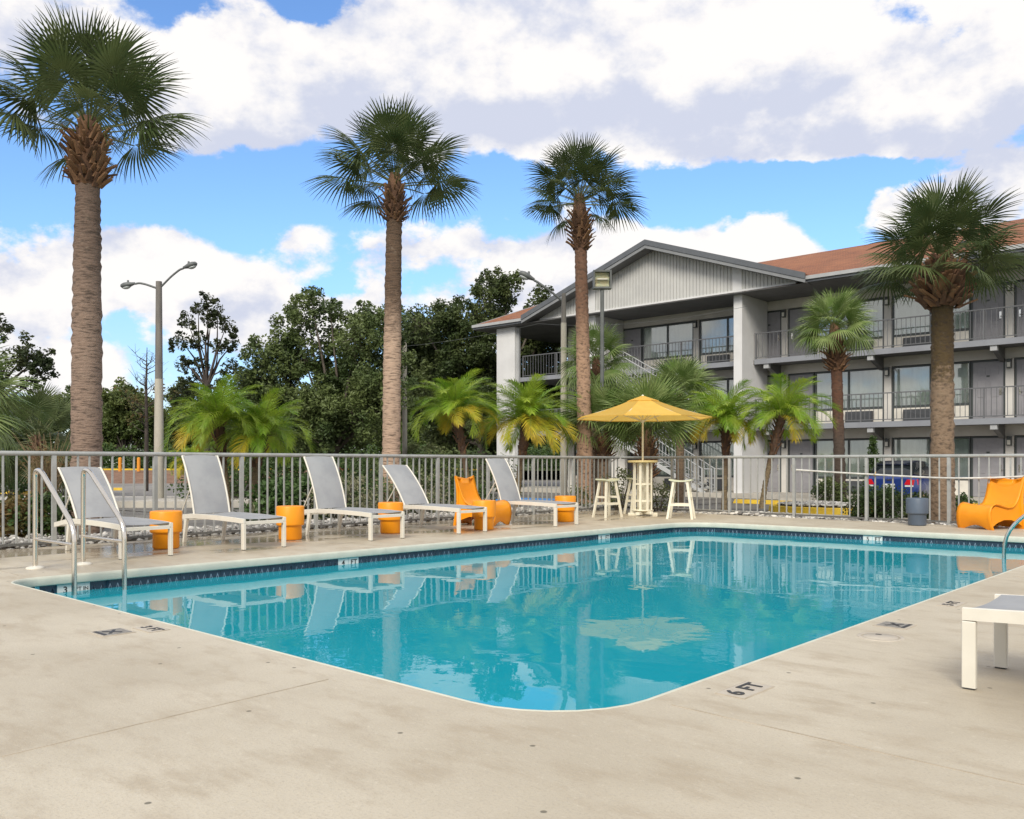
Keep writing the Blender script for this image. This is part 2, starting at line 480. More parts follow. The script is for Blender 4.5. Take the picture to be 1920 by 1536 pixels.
def trunk_material(name, low, high, z0, z1, dark=(.045, .03, .022), rings=34., hs=10.):
    m = bpy.data.materials.new(name)
    m.use_nodes = True
    t = m.node_tree
    b = t.nodes['Principled BSDF']
    b.inputs['Roughness'].default_value = .85
    tc = nd(t, 'ShaderNodeTexCoord').outputs['Object']
    z = nd(t, 'ShaderNodeSeparateXYZ', [tc]).outputs[2]
    n = nd(t, 'ShaderNodeTexNoise', {'Vector': tc, 'Scale': 9.0, 'Detail': 5.0, 'Roughness': .65}).outputs['Fac']
    st = nd(t, 'ShaderNodeTexNoise', {'Vector': vmth(t, 'MULTIPLY', tc, (hs, hs, rings * .6)), 'Scale': 1.0, 'Detail': 4.0, 'Roughness': .6}).outputs['Fac']
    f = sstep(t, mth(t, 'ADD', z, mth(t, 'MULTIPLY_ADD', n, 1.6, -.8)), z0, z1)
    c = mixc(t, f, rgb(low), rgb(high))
    c = mixc(t, mth(t, 'MULTIPLY', sstep(t, st, .54, .30), .75), c, rgb(dark))
    c = mixc(t, mth(t, 'MULTIPLY', sstep(t, n, .55, .75), .3), c, (.34, .27, .2, 1))
    t.links.new(c, b.inputs['Base Color'])
    bp = nd(t, 'ShaderNodeBump', {'Strength': .9, 'Distance': .03, 'Height': mth(t, 'ADD', st, mth(t, 'MULTIPLY', n, .5))})
    t.links.new(bp.outputs[0], b.inputs['Normal'])
    return m


def sling_material():
    m = mat('sling_mesh', (.30, .31, .325), .75, (.35, .36, .37), 3.0)
    t = m.node_tree
    tc = nd(t, 'ShaderNodeTexCoord').outputs['Object']
    wv = nd(t, 'ShaderNodeTexNoise', {'Vector': vmth(t, 'MULTIPLY', tc, (60, 420, 60)), 'Scale': 1.0, 'Detail': 2.0}).outputs['Fac']
    bp = nd(t, 'ShaderNodeBump', {'Strength': .5, 'Distance': .004, 'Height': wv})
    t.links.new(bp.outputs[0], t.nodes['Principled BSDF'].inputs['Normal'])
    return m


def shingle_material():
    m = mat('roof_shingle', (.27, .085, .04), .9, (.17, .055, .03), 1.2)
    t = m.node_tree
    tc = nd(t, 'ShaderNodeTexCoord').outputs['Object']
    br = nd(t, 'ShaderNodeTexBrick', {'Vector': tc, 'Color1': (.30, .115, .052, 1), 'Color2': (.18, .072, .038, 1), 'Mortar': (.07, .025, .018, 1), 'Scale': 1.0,
                                      'Mortar Size': .012, 'Brick Width': .33, 'Row Height': .145})
    n = nd(t, 'ShaderNodeTexNoise', {'Vector': tc, 'Scale': .5, 'Detail': 4.0}).outputs['Fac']
    c = mixc(t, sstep(t, n, .3, .7), br.outputs[0], mixc(t, .45, br.outputs[0], (.35, .15, .07, 1)))
    t.links.new(c, t.nodes['Principled BSDF'].inputs['Base Color'])
    return m


M = {}
M['deck'] = deck_material()
M['coping'] = mat('coping_plaster', (.58, .59, .50), .55, (.52, .53, .45), 6., bump=.003, bscale=60)
M['joint'] = mat('joint_sealant', (.34, .29, .22), .8, (.48, .42, .33), 3.)
M['plaster'] = mat('pool_plaster', (.30, .74, .84), .6, (.26, .68, .80), 1.2)
M['step'] = mat('step_plaster', (.42, .78, .84), .6, (.37, .74, .80), 1.2)
M['water'] = water_material()
M['navy'] = mat('tile_navy', (.018, .037, .065), .15, (.03, .055, .09), 3.)
M['tilelight'] = mat('tile_pale_blue', (.26, .36, .46), .15)
M['tilewhite'] = mat('tile_white', (.72, .74, .72), .2, (.66, .68, .66), 12.)
M['black'] = mat('black_print', (.03, .03, .03), .5)
M['deckplate'] = mat('deck_tile_cream', (.50, .45, .37), .6, (.45, .40, .33), 20.)
M['greyprint'] = mat('worn_grey_print', (.19, .18, .16), .6, (.28, .26, .23), 30.)
M['chrome'] = mat('polished_steel', (.74, .69, .61), .20, metal=1.0)
M['white_metal'] = mat('white_powder_coat', (.72, .69, .61), .4, (.67, .64, .56), 3.)
M['sling'] = sling_material()
M['orange'] = mat('orange_plastic', (.90, .33, .006), .38, (.84, .29, .005), 2., bump=.0008, bscale=300)
M['yelfab'] = leaf_mat('yellow_canvas', (.92, .62, .15), (.88, .58, .13), trans=.50, rough=.8, scale=3)
M['bluegrey'] = mat('slate_blue_plastic', (.085, .115, .16), .45, (.10, .13, .18), 3.)
M['cream'] = mat('cream_paint', (.80, .76, .62), .5, (.74, .69, .55), 5.)
M['tabletop'] = mat('table_top_cream', (.80, .66, .34), .5, (.74, .60, .28), 6.)
M['stoolseat'] = mat('stool_seat_pale', (.66, .66, .50), .5, (.58, .60, .42), 8.)
M['fence'] = mat('galvanised_fence', (.40, .41, .40), .5, (.33, .34, .33), 6., metal=.15)
M['fencedark'] = mat('fence_foot_paint', (.12, .12, .115), .6)
M['rock'] = None
M['asphalt'] = mat('asphalt', (.13, .122, .112), .85, (.19, .178, .16), .5, bump=.006, bscale=90)
M['road'] = mat('old_road', (.19, .175, .16), .85, (.25, .235, .215), .35, bump=.004, bscale=60)
M['kerb'] = mat('kerb_concrete', (.52, .49, .43), .8, (.42, .39, .34), 2., bump=.004, bscale=40)
M['paintwhite'] = mat('white_line_paint', (.70, .69, .65), .7, (.5, .49, .46), 6.)
M['paintyellow'] = mat('yellow_kerb_paint', (.74, .50, .03), .6, (.62, .40, .03), 4.)
M['bluepaint'] = mat('blue_bay_paint', (.05, .19, .48), .7, (.07, .24, .55), 3.)
M['grass'] = mat('grass_ground', (.06, .09, .025), .95, (.10, .115, .035), .6, bump=.02, bscale=30)
M['mulch'] = mat('brown_mulch', (.16, .085, .05), .95, (.24, .14, .09), 2.5, bump=.03, bscale=25)
M['soil'] = mat('planting_soil', (.10, .075, .05), .95, (.16, .125, .085), 3., bump=.02, bscale=30)
M['orangepost'] = mat('orange_bollard_paint', (.75, .30, .03), .5)


def rock_material():
    m = mat('river_rock', (.42, .40, .37), .8, (.62, .60, .55), 1.)
    t = m.node_tree
    pi = nd(t, 'ShaderNodeNewGeometry').outputs['Random Per Island']
    r = nd(t, 'ShaderNodeValToRGB', [pi])
    e = r.color_ramp.elements
    e[0].color, e[1].color = (.16, .15, .14, 1), (.74, .71, .66, 1)
    e.new(.35).color = (.36, .34, .31, 1)
    e.new(.7).color = (.58, .56, .52, 1)
    t.links.new(r.outputs[0], t.nodes['Principled BSDF'].inputs['Base Color'])
    return m


M['rock'] = rock_material()


# ------------------------------------------------------------------ pool and deck
CORN = [(-8.82, 2.80, .30), (-2.24, 2.80, .55), (-2.26, 14.40, .6), (-8.42, 14.02, .75)]


def rpoly(off, seg=7):
    """outline of the pool pushed outward by off (same number of points each time)"""
    n = len(CORN)
    lines = []
    for i in range(n):
        a, b = Vector(CORN[i][:2]), Vector(CORN[(i + 1) % n][:2])
        d = (b - a).normalized()
        nr = Vector((d.y, -d.x))
        lines.append((a + nr * off, d))
    pts = []
    for i in range(n):
        (p, d), (q, e) = lines[i - 1], lines[i]
        k = (q - p).x * e.y - (q - p).y * e.x
        c = p + d * (k / (d.x * e.y - d.y * e.x))
        r = CORN[i][2] + off
        half = math.acos(max(-1, min(1, d.dot(e)))) / 2
        tl = r * math.tan(half)
        cen = c - d * tl + Vector((-d.y, d.x)) * r
        a0 = math.atan2(-Vector((-d.y, d.x)).y, -Vector((-d.y, d.x)).x)
        for k in range(seg + 1):
            a = a0 + 2 * half * k / seg
            pts.append((cen.x + r * math.cos(a), cen.y + r * math.sin(a)))
    return pts


Z_W = -.165
DECK_OUT = [(-11.93, -9.0), (9.0, -9.0), (9.0, 15.62), (-11.93, 16.55)]
inner = rpoly(.012)
mb = MB()
allp = [Vector((x, y, 0)) for x, y in DECK_OUT] + [Vector((x, y, 0)) for x, y in inner]
tris = tessellate_polygon([[Vector((x, y, 0)) for x, y in DECK_OUT], [Vector((x, y, 0)) for x, y in inner]])
fs = []
for a, b, c in tris:
    nz = (allp[b] - allp[a]).cross(allp[c] - allp[a]).z
    fs.append((a, b, c) if nz > 0 else (a, c, b))
mb.add(allp, fs)
n4 = len(DECK_OUT)
for i in range(n4):
    (x0, y0), (x1, y1) = DECK_OUT[i], DECK_OUT[(i + 1) % n4]
    mb.add([(x0, y0, 0), (x1, y1, 0), (x1, y1, -.4), (x0, y0, -.4)], [(3, 2, 1, 0)])
deck = mb.obj('pool_deck', M['deck'], kind='structure')
# rounded coping lip round the water
mb = MB()
prof = [(.026, -.002), (.023, .002), (.011, .0025), (.005, 0), (.001, -.004), (-.004, -.010), (-.009, -.022), (-.010, -.075), (-.006, -.085), (.05, -.087)]
rings = [[(x, y, z) for x, y in rpoly(o)] for o, z in prof]
mb.loft(rings[::-1], sm=True, cap=False)
mb.obj('pool_coping', M['coping'], deck)
# sawn joints across the deck: pairs of ground points
for a, b in (((-2.1, 3.35), (8.9, 3.0)), ((-3.6, 2.6), (-3.1, -8.9)), ((-2.1, 9.3), (8.9, 9.1)), ((-11.8, 7.0), (-8.75, 6.95)), ((-11.8, 10.3), (-8.66, 10.28)),
             ((-5.6, 16.1), (-5.62, 14.3)), ((-11.8, 3.05), (-9.1, 3.02))):
    a, b = Vector((*a, 0)), Vector((*b, 0))
    d = (b - a).normalized()
    s = Vector((-d.y, d.x, 0)) * .0035
    MB().prism([a - s, b - s, b + s, a + s], (0, 0, .002)).obj('expansion_joint', M['joint'], deck)

# basin
mb = MB()
wall = rpoly(.03)
nW = len(wall)


def floor_z(x):
    t = (x + 8.8) / 6.5
    return -1.05 - .95 * max(0, min(1, t))


mb.loft([[(x, y, floor_z(x)) for x, y in wall], [(x, y, -.086) for x, y in wall]], cap=False)
mb.f = [f[::-1] for f in mb.f]
mb.add([(x, y, floor_z(x)) for x, y in wall], [tuple(range(nW))])
basin = mb.obj('pool_basin', M['plaster'], kind='structure')
for i, (x1, z) in enumerate(((-8.45, -.42), (-8.12, -.70))):
    MB().cbox(-8.84, x1, 2.84, 4.35 + .3 * i, -1.2, z, .03).obj('entry_step', M['step'], basin)
dr = MB().lathe([(.0, .0), (.16, .0), (.16, .02), (.13, .03), (.0, .03)], 20, cap=False)
dm = dr.mesh('floor_drain', mat('drain_grate', (.10, .22, .20), .5))
mk('floor_drain', dm, basin, loc=(-4.2, 11.6, floor_z(-4.2) + .002))
mk('floor_drain', dm, basin, loc=(-3.5, 4.2, floor_z(-3.5) + .002))
# waterline tiles: one object each, 15 cm, navy with pale chevrons
tw, th = .148, .145
tb = MB()
tb.box(-tw / 2, tw / 2, 0, .006, -th / 2, th / 2, 0)
for cx in (-.037, .037):
    for sx in (-1, 1):
        tb.add([(cx, -.001, .045), (cx + sx * .030, -.001, -.045), (cx + sx * .022, -.001, -.045), (cx, -.001, .028)], [(0, 1, 2, 3), (3, 2, 1, 0)], 1)
    tb.add([(cx - .004, -.001, -.052), (cx + .004, -.001, -.052), (cx + .004, -.001, -.062), (cx - .004, -.001, -.062)], [(0, 1, 2, 3), (3, 2, 1, 0)], 1)
tile_me = tb.mesh('waterline_tile', [M['navy'], M['tilelight']])
path = [Vector((x, y)) for x, y in rpoly(.022)]
path.append(path[0])
cum = [0]
for a, b in zip(path, path[1:]):
    cum.append(cum[-1] + (b - a).length)


def along(s):
    s %= cum[-1]
    for i in range(len(cum) - 1):
        if cum[i + 1] >= s:
            a, b = path[i], path[i + 1]
            t = (s - cum[i]) / max(1e-6, cum[i + 1] - cum[i])
            d = (b - a).normalized()
            return a + (b - a) * t, d
    return path[-1], Vector((1, 0))


markers = [((-8.75, 3.47), '3'), ((-8.62, 6.6), '4'), ((-8.47, 11.7), '5'), ((-5.2, 14.2), '5')]
ntile = int(cum[-1] / .151)
plate = MB().box(-.072, .072, 0, .008, -.0725, .0725).mesh('marker_tile', M['tilewhite'])
used = set()
sp = []
for i in range(ntile):
    p, d = along((i + .5) * cum[-1] / ntile)
    sp.append((p, d))
for (mx, my), num in markers:
    k = min(range(ntile), key=lambda i: (sp[i][0] - Vector((mx, my))).length)
    mid = sp[k]
    # walking the outline anticlockwise = right to left as seen from the water
    order = ((k, 'FT IN' if num == '3' else 'FT'), (k + 1, num)) if True else ()
    for kk, body in order:
        p, d = sp[kk % ntile]
        used.add(kk % ntile)
        a = math.atan2(-d.y, -d.x)
        pl = mk('depth_tile', plate, basin, loc=(p.x, p.y, -.166), rot=(0, 0, a))
        lettering(body, .085 if len(body) < 3 else .048, M['black'], pl, (0, -.001, .02), (PI / 2, 0, 0), .001)
for i, (p, d) in enumerate(sp):
    if i not in used:
        mk('waterline_tile', tile_me, basin, loc=(p.x, p.y, -.162), rot=(0, 0, math.atan2(-d.y, -d.x)))
# water surface
MB().add([(x, y, Z_W) for x, y in rpoly(.018)], [tuple(range(nW))]).obj('pool_water', M['water'], kind='structure')


# tiles let into the deck: number + FT, and the no-diving plates
def deck_plate(x, y, a, body, label, size=.16, w_=.30, h_=.16, nodive=False):
    t = thing('deck_marker', label, 'pool marking', (x, y, 0), a, 'depth and no diving plates in the deck')
    gr = MB()
    for q, z in ((.006, .0025),):
        gr.box(-w_ / 2 - q, w_ / 2 + q, -h_ / 2 - q, h_ / 2 + q, -.01, z)
    gr.obj('grout_line', M['joint'], t)
    MB().box(-w_ / 2, w_ / 2, -h_ / 2, h_ / 2, -.01, .004).obj('plate', M['deckplate'], t)
    if nodive:
        q = MB().box(-w_ / 2 + .012, w_ / 2 - .012, -h_ / 2 + .012, h_ / 2 - .012, .002, .006)
        q.obj('pictogram', M['greyprint'], t)
        f = MB()
        f.box(-w_ / 2 + .02, w_ / 2 - .02, -h_ / 2 + .015, -h_ / 2 + .035, .004, .008)
        f.prism([(-.06, .03, .004), (.05, -.045, .004), (.06, -.03, .004), (-.05, .045, .004)], (0, 0, .004))
        f.prism([(-.05, -.04, .0045), (-.035, -.05, .0045), (.06, .03, .0045), (.045, .045, .0045)], (0, 0, .004))
        f.obj('figure', M['black'], t)
    else:
        lettering(body, size, M['black'], t, (0, 0, .005))
    return t


deck_plate(-1.98, 3.80, PI / 2, '6 FT', 'pale deck tile reading 6 FT beside the nearest curve of the pool', .125, .29, .14)
deck_plate(-2.03, 7.17, PI / 2, '5 FT', 'pale deck tile reading 5 FT just left of the cropped lounger', .11, .26, .13)
deck_plate(-5.53, 2.62, 0, '3 FT', 'pale deck tile reading 3 FT by the near left pool edge', .10, .22, .13)
deck_plate(-2.04, 5.97, PI / 2, '', 'worn no diving plate in the deck beside the round skimmer lid', nodive=True, w_=.2, h_=.2)
deck_plate(-5.60, 2.40, 0, '', 'worn no diving plate in the deck behind the 3 FT tile', nodive=True, w_=.2, h_=.2)
lid = thing('skimmer_cover', 'round skimmer lid let flush into the deck right of the pool', 'skimmer', (-1.97, 5.52, 0))
MB().lathe([(.0, .003), (.10, .003), (.102, .001), (.112, .001), (.114, .004), (.135, .004), (.137, 0)], 32, cap=False).obj('cover', M['deckplate'], lid)
MB().lathe([(.1005, .0035), (.113, .0035)], 32, cap=False).obj('ring', M['joint'], lid)
MB().box(-.05, -.015, .05, .065, .002, .005).obj('finger_slot', M['black'], lid)


# ------------------------------------------------------------------ pool rails
def smooth_path(pts, r=.1, n=5):
    pts = [Vector(p) for p in pts]
    out = [pts[0]]
    for a, b, c in zip(pts, pts[1:], pts[2:]):
        d0, d1 = (a - b), (c - b)
        k = min(r, d0.length * .49, d1.length * .49)
        p, q = b + d0.normalized() * k, b + d1.normalized() * k
        for i in range(n + 1):
            t = i / n
            out.append(p * (1 - t) ** 2 + b * 2 * t * (1 - t) + q * t * t)
    out.append(pts[-1])
    return out


def entry_rail(y, label):
    t = thing('pool_handrail', label, 'handrail', (-9.57, y, 0), 0, 'bent steel handrails at the pool steps')
    MB().tube(smooth_path([(0, 0, .012), (0, 0, 1.0), (.16, 0, .99), (.98, 0, .46), (.98, 0, -.68)], .14), .024, 12).obj('rail', M['chrome'], t)
    MB().tube([(.02, 0, .30), (.96, 0, .30)], .016, 10).obj('brace', M['chrome'], t)
    MB().lathe([(.085, .0), (.085, .014), (.06, .022), (.026, .03)], 20).obj('base_ring', M['white_metal'], t)


entry_rail(3.33, 'steel pool handrail nearer the left picture edge, rising from the deck')
entry_rail(3.80, 'steel pool handrail standing in front of the first lounger')
t = thing('pool_handrail', 'curved steel grab rail dipping into the far right corner of the pool', 'handrail', (-2.98, 12.75, 0))
MB().tube(smooth_path([(0, 0, -1.6), (0, 0, .18), (.62, 0, .74), (1.15, 0, .74), (1.15, 0, .012)], .26), .024, 12).obj('rail', M['chrome'], t)
MB().lathe([(.085, .0), (.085, .014), (.06, .022), (.026, .03)], 20, (1.15, 0, 0)).obj('base_ring', M['white_metal'], t)


# ------------------------------------------------------------------ fence
def fence_run(p0, p1, pitch, every, off, label, H=1.21):
    p0, p1 = Vector((*p0, 0)), Vector((*p1, 0))
    L = (p1 - p0).length
    a = math.atan2(p1.y - p0.y, p1.x - p0.x)
    t = thing('metal_fence', label, 'fence', p0, a, 'grey picket fences round the pool')
    MB().tube([(0, 0, H - .02), (L, 0, H - .02)], .030, 10).obj('top_rail', M['fence'], t)
    MB().box(0, L, -.013, .013, .035, .065).obj('bottom_rail', M['fencedark'], t)
    pk = MB().box(-.0105, .0105, -.0105, .0105, .066, H - .04).mesh('picket', M['fence'])
    po = MB().box(-.026, .026, -.026, .026, -.1, H - .045).mesh('post', M['fence'])
    for i in range(int(L / pitch) + 1):
        s = off + i * pitch
        if s > L:
            break
        post = (i % every == 0)
        mk('post' if post else 'picket', po if post else pk, t, loc=(s, R.uniform(-.002, .002), 0), rot=(0, R.uniform(-.003, .003), R.uniform(-.1, .1)))


R = random.Random(11)
fence_run((-11.97, .6), (-11.9, 16.72), .148, 9, 1.12, 'long grey picket fence behind the row of loungers')
fence_run((-11.82, 16.72), (2.5, 15.95), .160, 9, 1.40, 'grey picket fence between the bar table and the motel')
# rock strips outside the fence
R = random.Random(5)
rb = MB()
ico = []
ph = (1 + 5 ** .5) / 2
iv = [(-1, ph, 0), (1, ph, 0), (-1, -ph, 0), (1, -ph, 0), (0, -1, ph), (0, 1, ph), (0, -1, -ph), (0, 1, -ph), (ph, 0, -1), (ph, 0, 1), (-ph, 0, -1), (-ph, 0, 1)]
ifc = [(0, 11, 5), (0, 5, 1), (0, 1, 7), (0, 7, 10), (0, 10, 11), (1, 5, 9), (5, 11, 4), (11, 10, 2), (10, 7, 6), (7, 1, 8), (3, 9, 4), (3, 4, 2), (3, 2, 6), (3, 6, 8), (3, 8, 9), (4, 9, 5), (2, 4, 11), (6, 2, 10), (8, 6, 7), (9, 8, 1)]


def rock(x, y, z, s):
    a = R.uniform(0, PI)
    sx, sy, sz = s * R.uniform(.7, 1.2), s * R.uniform(.6, 1), s * R.uniform(.35, .7)
    ca, sa = math.cos(a), math.sin(a)
    vs = []
    for v in iv:
        k = R.uniform(.42, .62)
        px, py, pz = v[0] * sx * k, v[1] * sy * k, v[2] * sz * k
        vs.append((x + px * ca - py * sa, y + px * sa + py * ca, z + pz))
    rb.add(vs, ifc, 0, R.random() < .5)


for i in range(4600):
    y = R.uniform(1.0, 17.6)
    x = -12.03 - abs(R.gauss(0, .5))
    if x > -13.6:
        rock(x, y, -.04 + .06 * (x < -12.1) + R.uniform(-.01, .05), R.uniform(.03, .062))
for i in range(3000):
    x = R.uniform(-13.0, 1.5)
    y = 16.62 - .055 * (x + 11.8) + abs(R.gauss(0, .36))
    rock(x, y, -.05 + .05 * math.exp(-((x + 8.6) / .8) ** 2) + R.uniform(-.01, .04), R.uniform(.03, .07))
rb.obj('river_rocks', M['rock'], kind='stuff')['label'] = 'grey and white river rocks in a strip along the fence'


# ------------------------------------------------------------------ loungers
def lounger(x, y, rz, ang, label, group='grey sling loungers lined up along the fence'):
    t = thing('sun_lounger', label, 'sun lounger', (x, y, 0), rz, group)
    W = .30
    prof = [(0, .385), (.25, .395), (.6, .402), (.95, .404), (1.3, .40), (1.6, .375), (1.9, .33)]
    fr = MB()
    for s in (-1, 1):
        y0, y1 = sorted((s * W, s * (W - .028)))
        fr.loft([[(u, y0, z - .06), (u, y1, z - .06), (u, y1, z - .004), (u, (y0 + y1) / 2, z), (u, y0, z - .004)] for u, z in prof])
    fr.cbox(.004, .034, -W + .030, W - .030, .312, .352, .004)
    fr.box(1.87, 1.9, -W + .028, W - .028, .275, .325)
    fr.box(1.28, 1.31, -W + .028, W - .028, .33, .36)
    fr.obj('frame', M['white_metal'], t)
    for s in (-1, 1):
        y0, y1 = sorted((s * (W + .002), s * (W - .034)))
        l = MB()
        l.cbox(-.003, .058, y0, y1, .008, .322, .004)
        l.box(.002, .053, y0 + .003, y1 - .003, 0, .008, 1)
        l.obj('leg', [M['white_metal'], M['black']], t)
        l = MB()
        l.loft([[(1.50, y0, .004), (1.535, y0, .004), (1.535, y1, .004), (1.50, y1, .004)], [(1.42, y0, .325), (1.49, y0, .325), (1.49, y1, .325), (1.42, y1, .325)]])
        l.obj('leg', M['white_metal'], t)

    def sheet(path, w0, sag, name, parent):
        b = MB()
        n = 8
        vs, fs = [], []
        for (u, z, nu, nz) in path:
            for k in range(n + 1):
                v = -1 + 2 * k / n
                d = -sag * (1 - v * v)
                vs.append((u + nu * d, v * w0, z + nz * d))
        for i in range(len(path) - 1):
            for k in range(n):
                a = i * (n + 1) + k
                fs.append((a, a + 1, a + n + 2, a + n + 1))
        b.add(vs, fs, 0, True)
        b.add([(p[0], p[1], p[2]) for p in vs], [f[::-1] for f in fs], 0, True) if False else None
        return b.obj(name, M['sling'], parent)
    seat = [(u, z, 0, 1) for u, z in ((.03, .384), (.25, .395), (.6, .402), (.95, .404), (1.28, .402))]
    sheet(seat, W - .022, .014, 'seat_sling', t)
    u, z, path = 1.30, .395, []
    n = 9
    for i in range(n + 1):
        a = math.radians(ang + 9 - 20 * i / n)
        path.append((u, z, math.sin(a), -math.cos(a)))
        u += math.cos(a) * .84 / n
        z += math.sin(a) * .84 / n
    # the sling sags to the rear of the sitter: normal points back
    b = sheet(path, W - .045, .02, 'back_sling', t)
    bf = MB()
    for s in (-1, 1):
        bf.tube([(p[0], s * (W - .042), p[1]) for p in path], .014, 8)
    bf.tube([(path[-1][0], -W + .042, path[-1][1])] + [(path[-1][0] + .012 * (1 - v * v), v * (W - .042), path[-1][1] - .025 * (1 - v * v)) for v in (-.66, -.33, 0, .33, .66)]
            + [(path[-1][0], W - .042, path[-1][1])], .010, 8)
    bf.obj('back_frame', M['white_metal'], t)
    st = MB()
    m = path[4]
    for s in (-1, 1):
        st.tube([(m[0] + .01, s * (W - .06), m[1]), (min(1.86, m[0] + .30), s * (W - .06), .35)], .009, 6)
    st.obj('back_strut', M['white_metal'], t)
    return t


lounger(-9.72, 4.56, PI, 47, 'grey sling lounger behind the twin steel handrails, leftmost of the row')
lounger(-9.66, 6.03, PI, 67, 'steeply raised grey lounger, second from the left in the row')
lounger(-9.52, 7.88, PI, 66, 'grey lounger between the second and third orange drums, middle of the row')
lounger(-9.48, 9.52, PI, 49, 'reclined grey lounger just left of the orange armless chair')
lounger(-9.38, 11.68, PI, 63, 'grey lounger behind the orange chair, last of the row towards the umbrella')
lounger(-1.235, 4.82, 0, 40, 'lounger foot end cropped by the right picture edge, close to the camera')


# ------------------------------------------------------------------ drum tables
def drum(x, y, m, label, group=None, s=1.0):
    t = thing('drum_table', label, 'side table', (x, y, 0), R.uniform(0, 3), group)
    r0, r1 = .158 * s, .190 * s
    MB().lathe([(0, 0), (r0 - .02, 0), (r0 - .008, .006), (r0, .02), (r0, .195), (r0 + .003, .2)], 40, cap=False).obj('drum_base', m, t)
    MB().lathe([(r0, .2), (r1 - .010, .2), (r1, .212), (r1 + .001, .225), (r1 + .002, .455), (r1 - .003, .466), (r1 - .016, .470), (r1 - .03, .466), (0, .464)], 40, cap=False).obj('drum_top', m, t)


G1 = 'orange drum side tables between the loungers'
drum(-10.62, 5.22, M['orange'], 'orange drum table between the first and second lounger', G1)
drum(-10.55, 6.98, M['orange'], 'orange drum table between the second and third lounger', G1)
drum(-10.40, 8.66, M['orange'], 'orange drum table between the third and fourth lounger', G1)
drum(-9.84, 10.12, M['orange'], 'orange drum table standing in front of the orange chair', G1)
drum(-10.06, 12.47, M['orange'], 'orange drum table behind the farthest lounger, nearest the umbrella', G1)
drum(-5.02, 15.78, M['bluegrey'], 'slate blue drum table against the far fence', None, .93)


# ------------------------------------------------------------------ moulded orange chairs
def moulded_chair(x, y, rz, label):
    t = thing('moulded_chair', label, 'lounge chair', (x, y, 0), rz, 'orange moulded lounge chairs')
    H = .335
    # side outline of the seat ribbon, front foot to back top: (forward, height)
    seat = [(.34, .0), (.375, .08), (.395, .18), (.395, .27), (.372, .345), (.325, .395), (.26, .415), (.18, .405), (.08, .375), (-.02, .352), (-.11, .36), (-.18, .405),
            (-.235, .49), (-.275, .60), (-.315, .73), (-.345, .845)]
    back = [(-.345, .845), (-.362, .835), (-.345, .70), (-.335, .55), (-.335, .40), (-.35, .25), (-.375, .10), (-.385, .0)]

    def ribbon(path, th, name, flip):
        n = 12
        rows = []
        for i, (u, z) in enumerate(path):
            a = path[max(0, i - 1)]
            b = path[min(len(path) - 1, i + 1)]
            tx, tz = b[0] - a[0], b[1] - a[1]
            l = math.hypot(tx, tz)
            nx, nz = (tz / l, -tx / l)
            row = []
            for k in range(n + 1):
                v = -1 + 2 * k / n
                wz = H * (1 - .07 * math.sin(max(0, min(1, z / .84)) * PI))
                arch = .065 * max(0, 1 - (v / .62) ** 2) * max(0, 1 - z / .13)
                top = -.045 * (1 - v * v) * max(0, (z - .74) / .105)
                dip = .022 * (1 - v * v) * (1 if .3 < z else 0) * (1 if u > -.3 else .4)
                rim = .012 * max(0, abs(v) - .86) / .14
                row.append((u - nx * (dip - rim) * flip, v * wz, z + arch + top - nz * (dip - rim) * flip, nx, nz))
            rows.append(row)
        A = [[(p[0], p[1], p[2]) for p in r] for r in rows]
        Bk = [[(p[0] - p[3] * th * flip, p[1], p[2] - p[4] * th * flip) for p in r] for r in rows]
        rings = [a + b[::-1] for a, b in zip(A, Bk)]
        MB().loft(rings, sm=True).obj(name, M['orange'], t)
    ribbon(seat, .022, 'seat_shell', 1)
    ribbon(back, .022, 'rear_shell', 1)
    for s in (-1, 1):
        mb = MB()
        inn = H * .80 * s
        poly = [(.30, .05), (.335, .2), (.33, .32), (.25, .38), (.10, .345), (-.04, .32), (-.17, .37), (-.25, .50), (-.315, .72), (-.325, .5), (-.32, .3), (-.35, .05), (-.26, .10), (-.12, .15), (.05, .155), (.2, .11)]
        mb.prism([(u, inn, z) for u, z in poly], (0, .012 * s, 0))
        mb.obj('side_web', M['orange'], t)
    return t


moulded_chair(-10.62, 10.89, math.radians(18), 'orange moulded chair between the fourth and fifth lounger')
moulded_chair(-3.90, 15.88, math.radians(-116), 'orange moulded chair alone at the right picture edge by the far fence')

# ------------------------------------------------------------------ bar table, umbrella and stools
TX, TY = -10.12, 15.05
t = thing('bar_table', 'tall slatted cream bar table under the yellow umbrella', 'bar table', (TX, TY, 0), math.radians(42))
MB().lathe([(.03, 1.075), (.29, 1.075), (.305, 1.085), (.305, 1.112), (.295, 1.12), (.025, 1.12)], 36, cap=False).obj('table_top', M['tabletop'], t)
for k in range(8):
    a = 2 * PI * (k + .5) / 8
    c, s = .185 * math.cos(a), .185 * math.sin(a)
    MB().cbox(-.012, .012, -.026, .026, .11, 1.075, .004).obj('slat', M['cream'], t, loc=(c, s, 0), rot=(0, 0, a))
for z in (.28, .62):
    MB().lathe([(.150, z), (.171, z), (.171, z + .04), (.150, z + .04), (.150, z)], 24, cap=False, sm=False).obj('hoop', M['cream'], t)
for k in range(3):
    MB().cbox(-.30, .30, -.045, .045, 0, .055, .012).obj('foot_board', M['cream'], t, rot=(0, 0, k * PI / 3), loc=(0, 0, .018 * k))
MB().lathe([(.05, .06), (.20, .09), (.22, .10), (.22, .118), (.05, .12)], 24, cap=False).obj('base_plate', M['cream'], t)

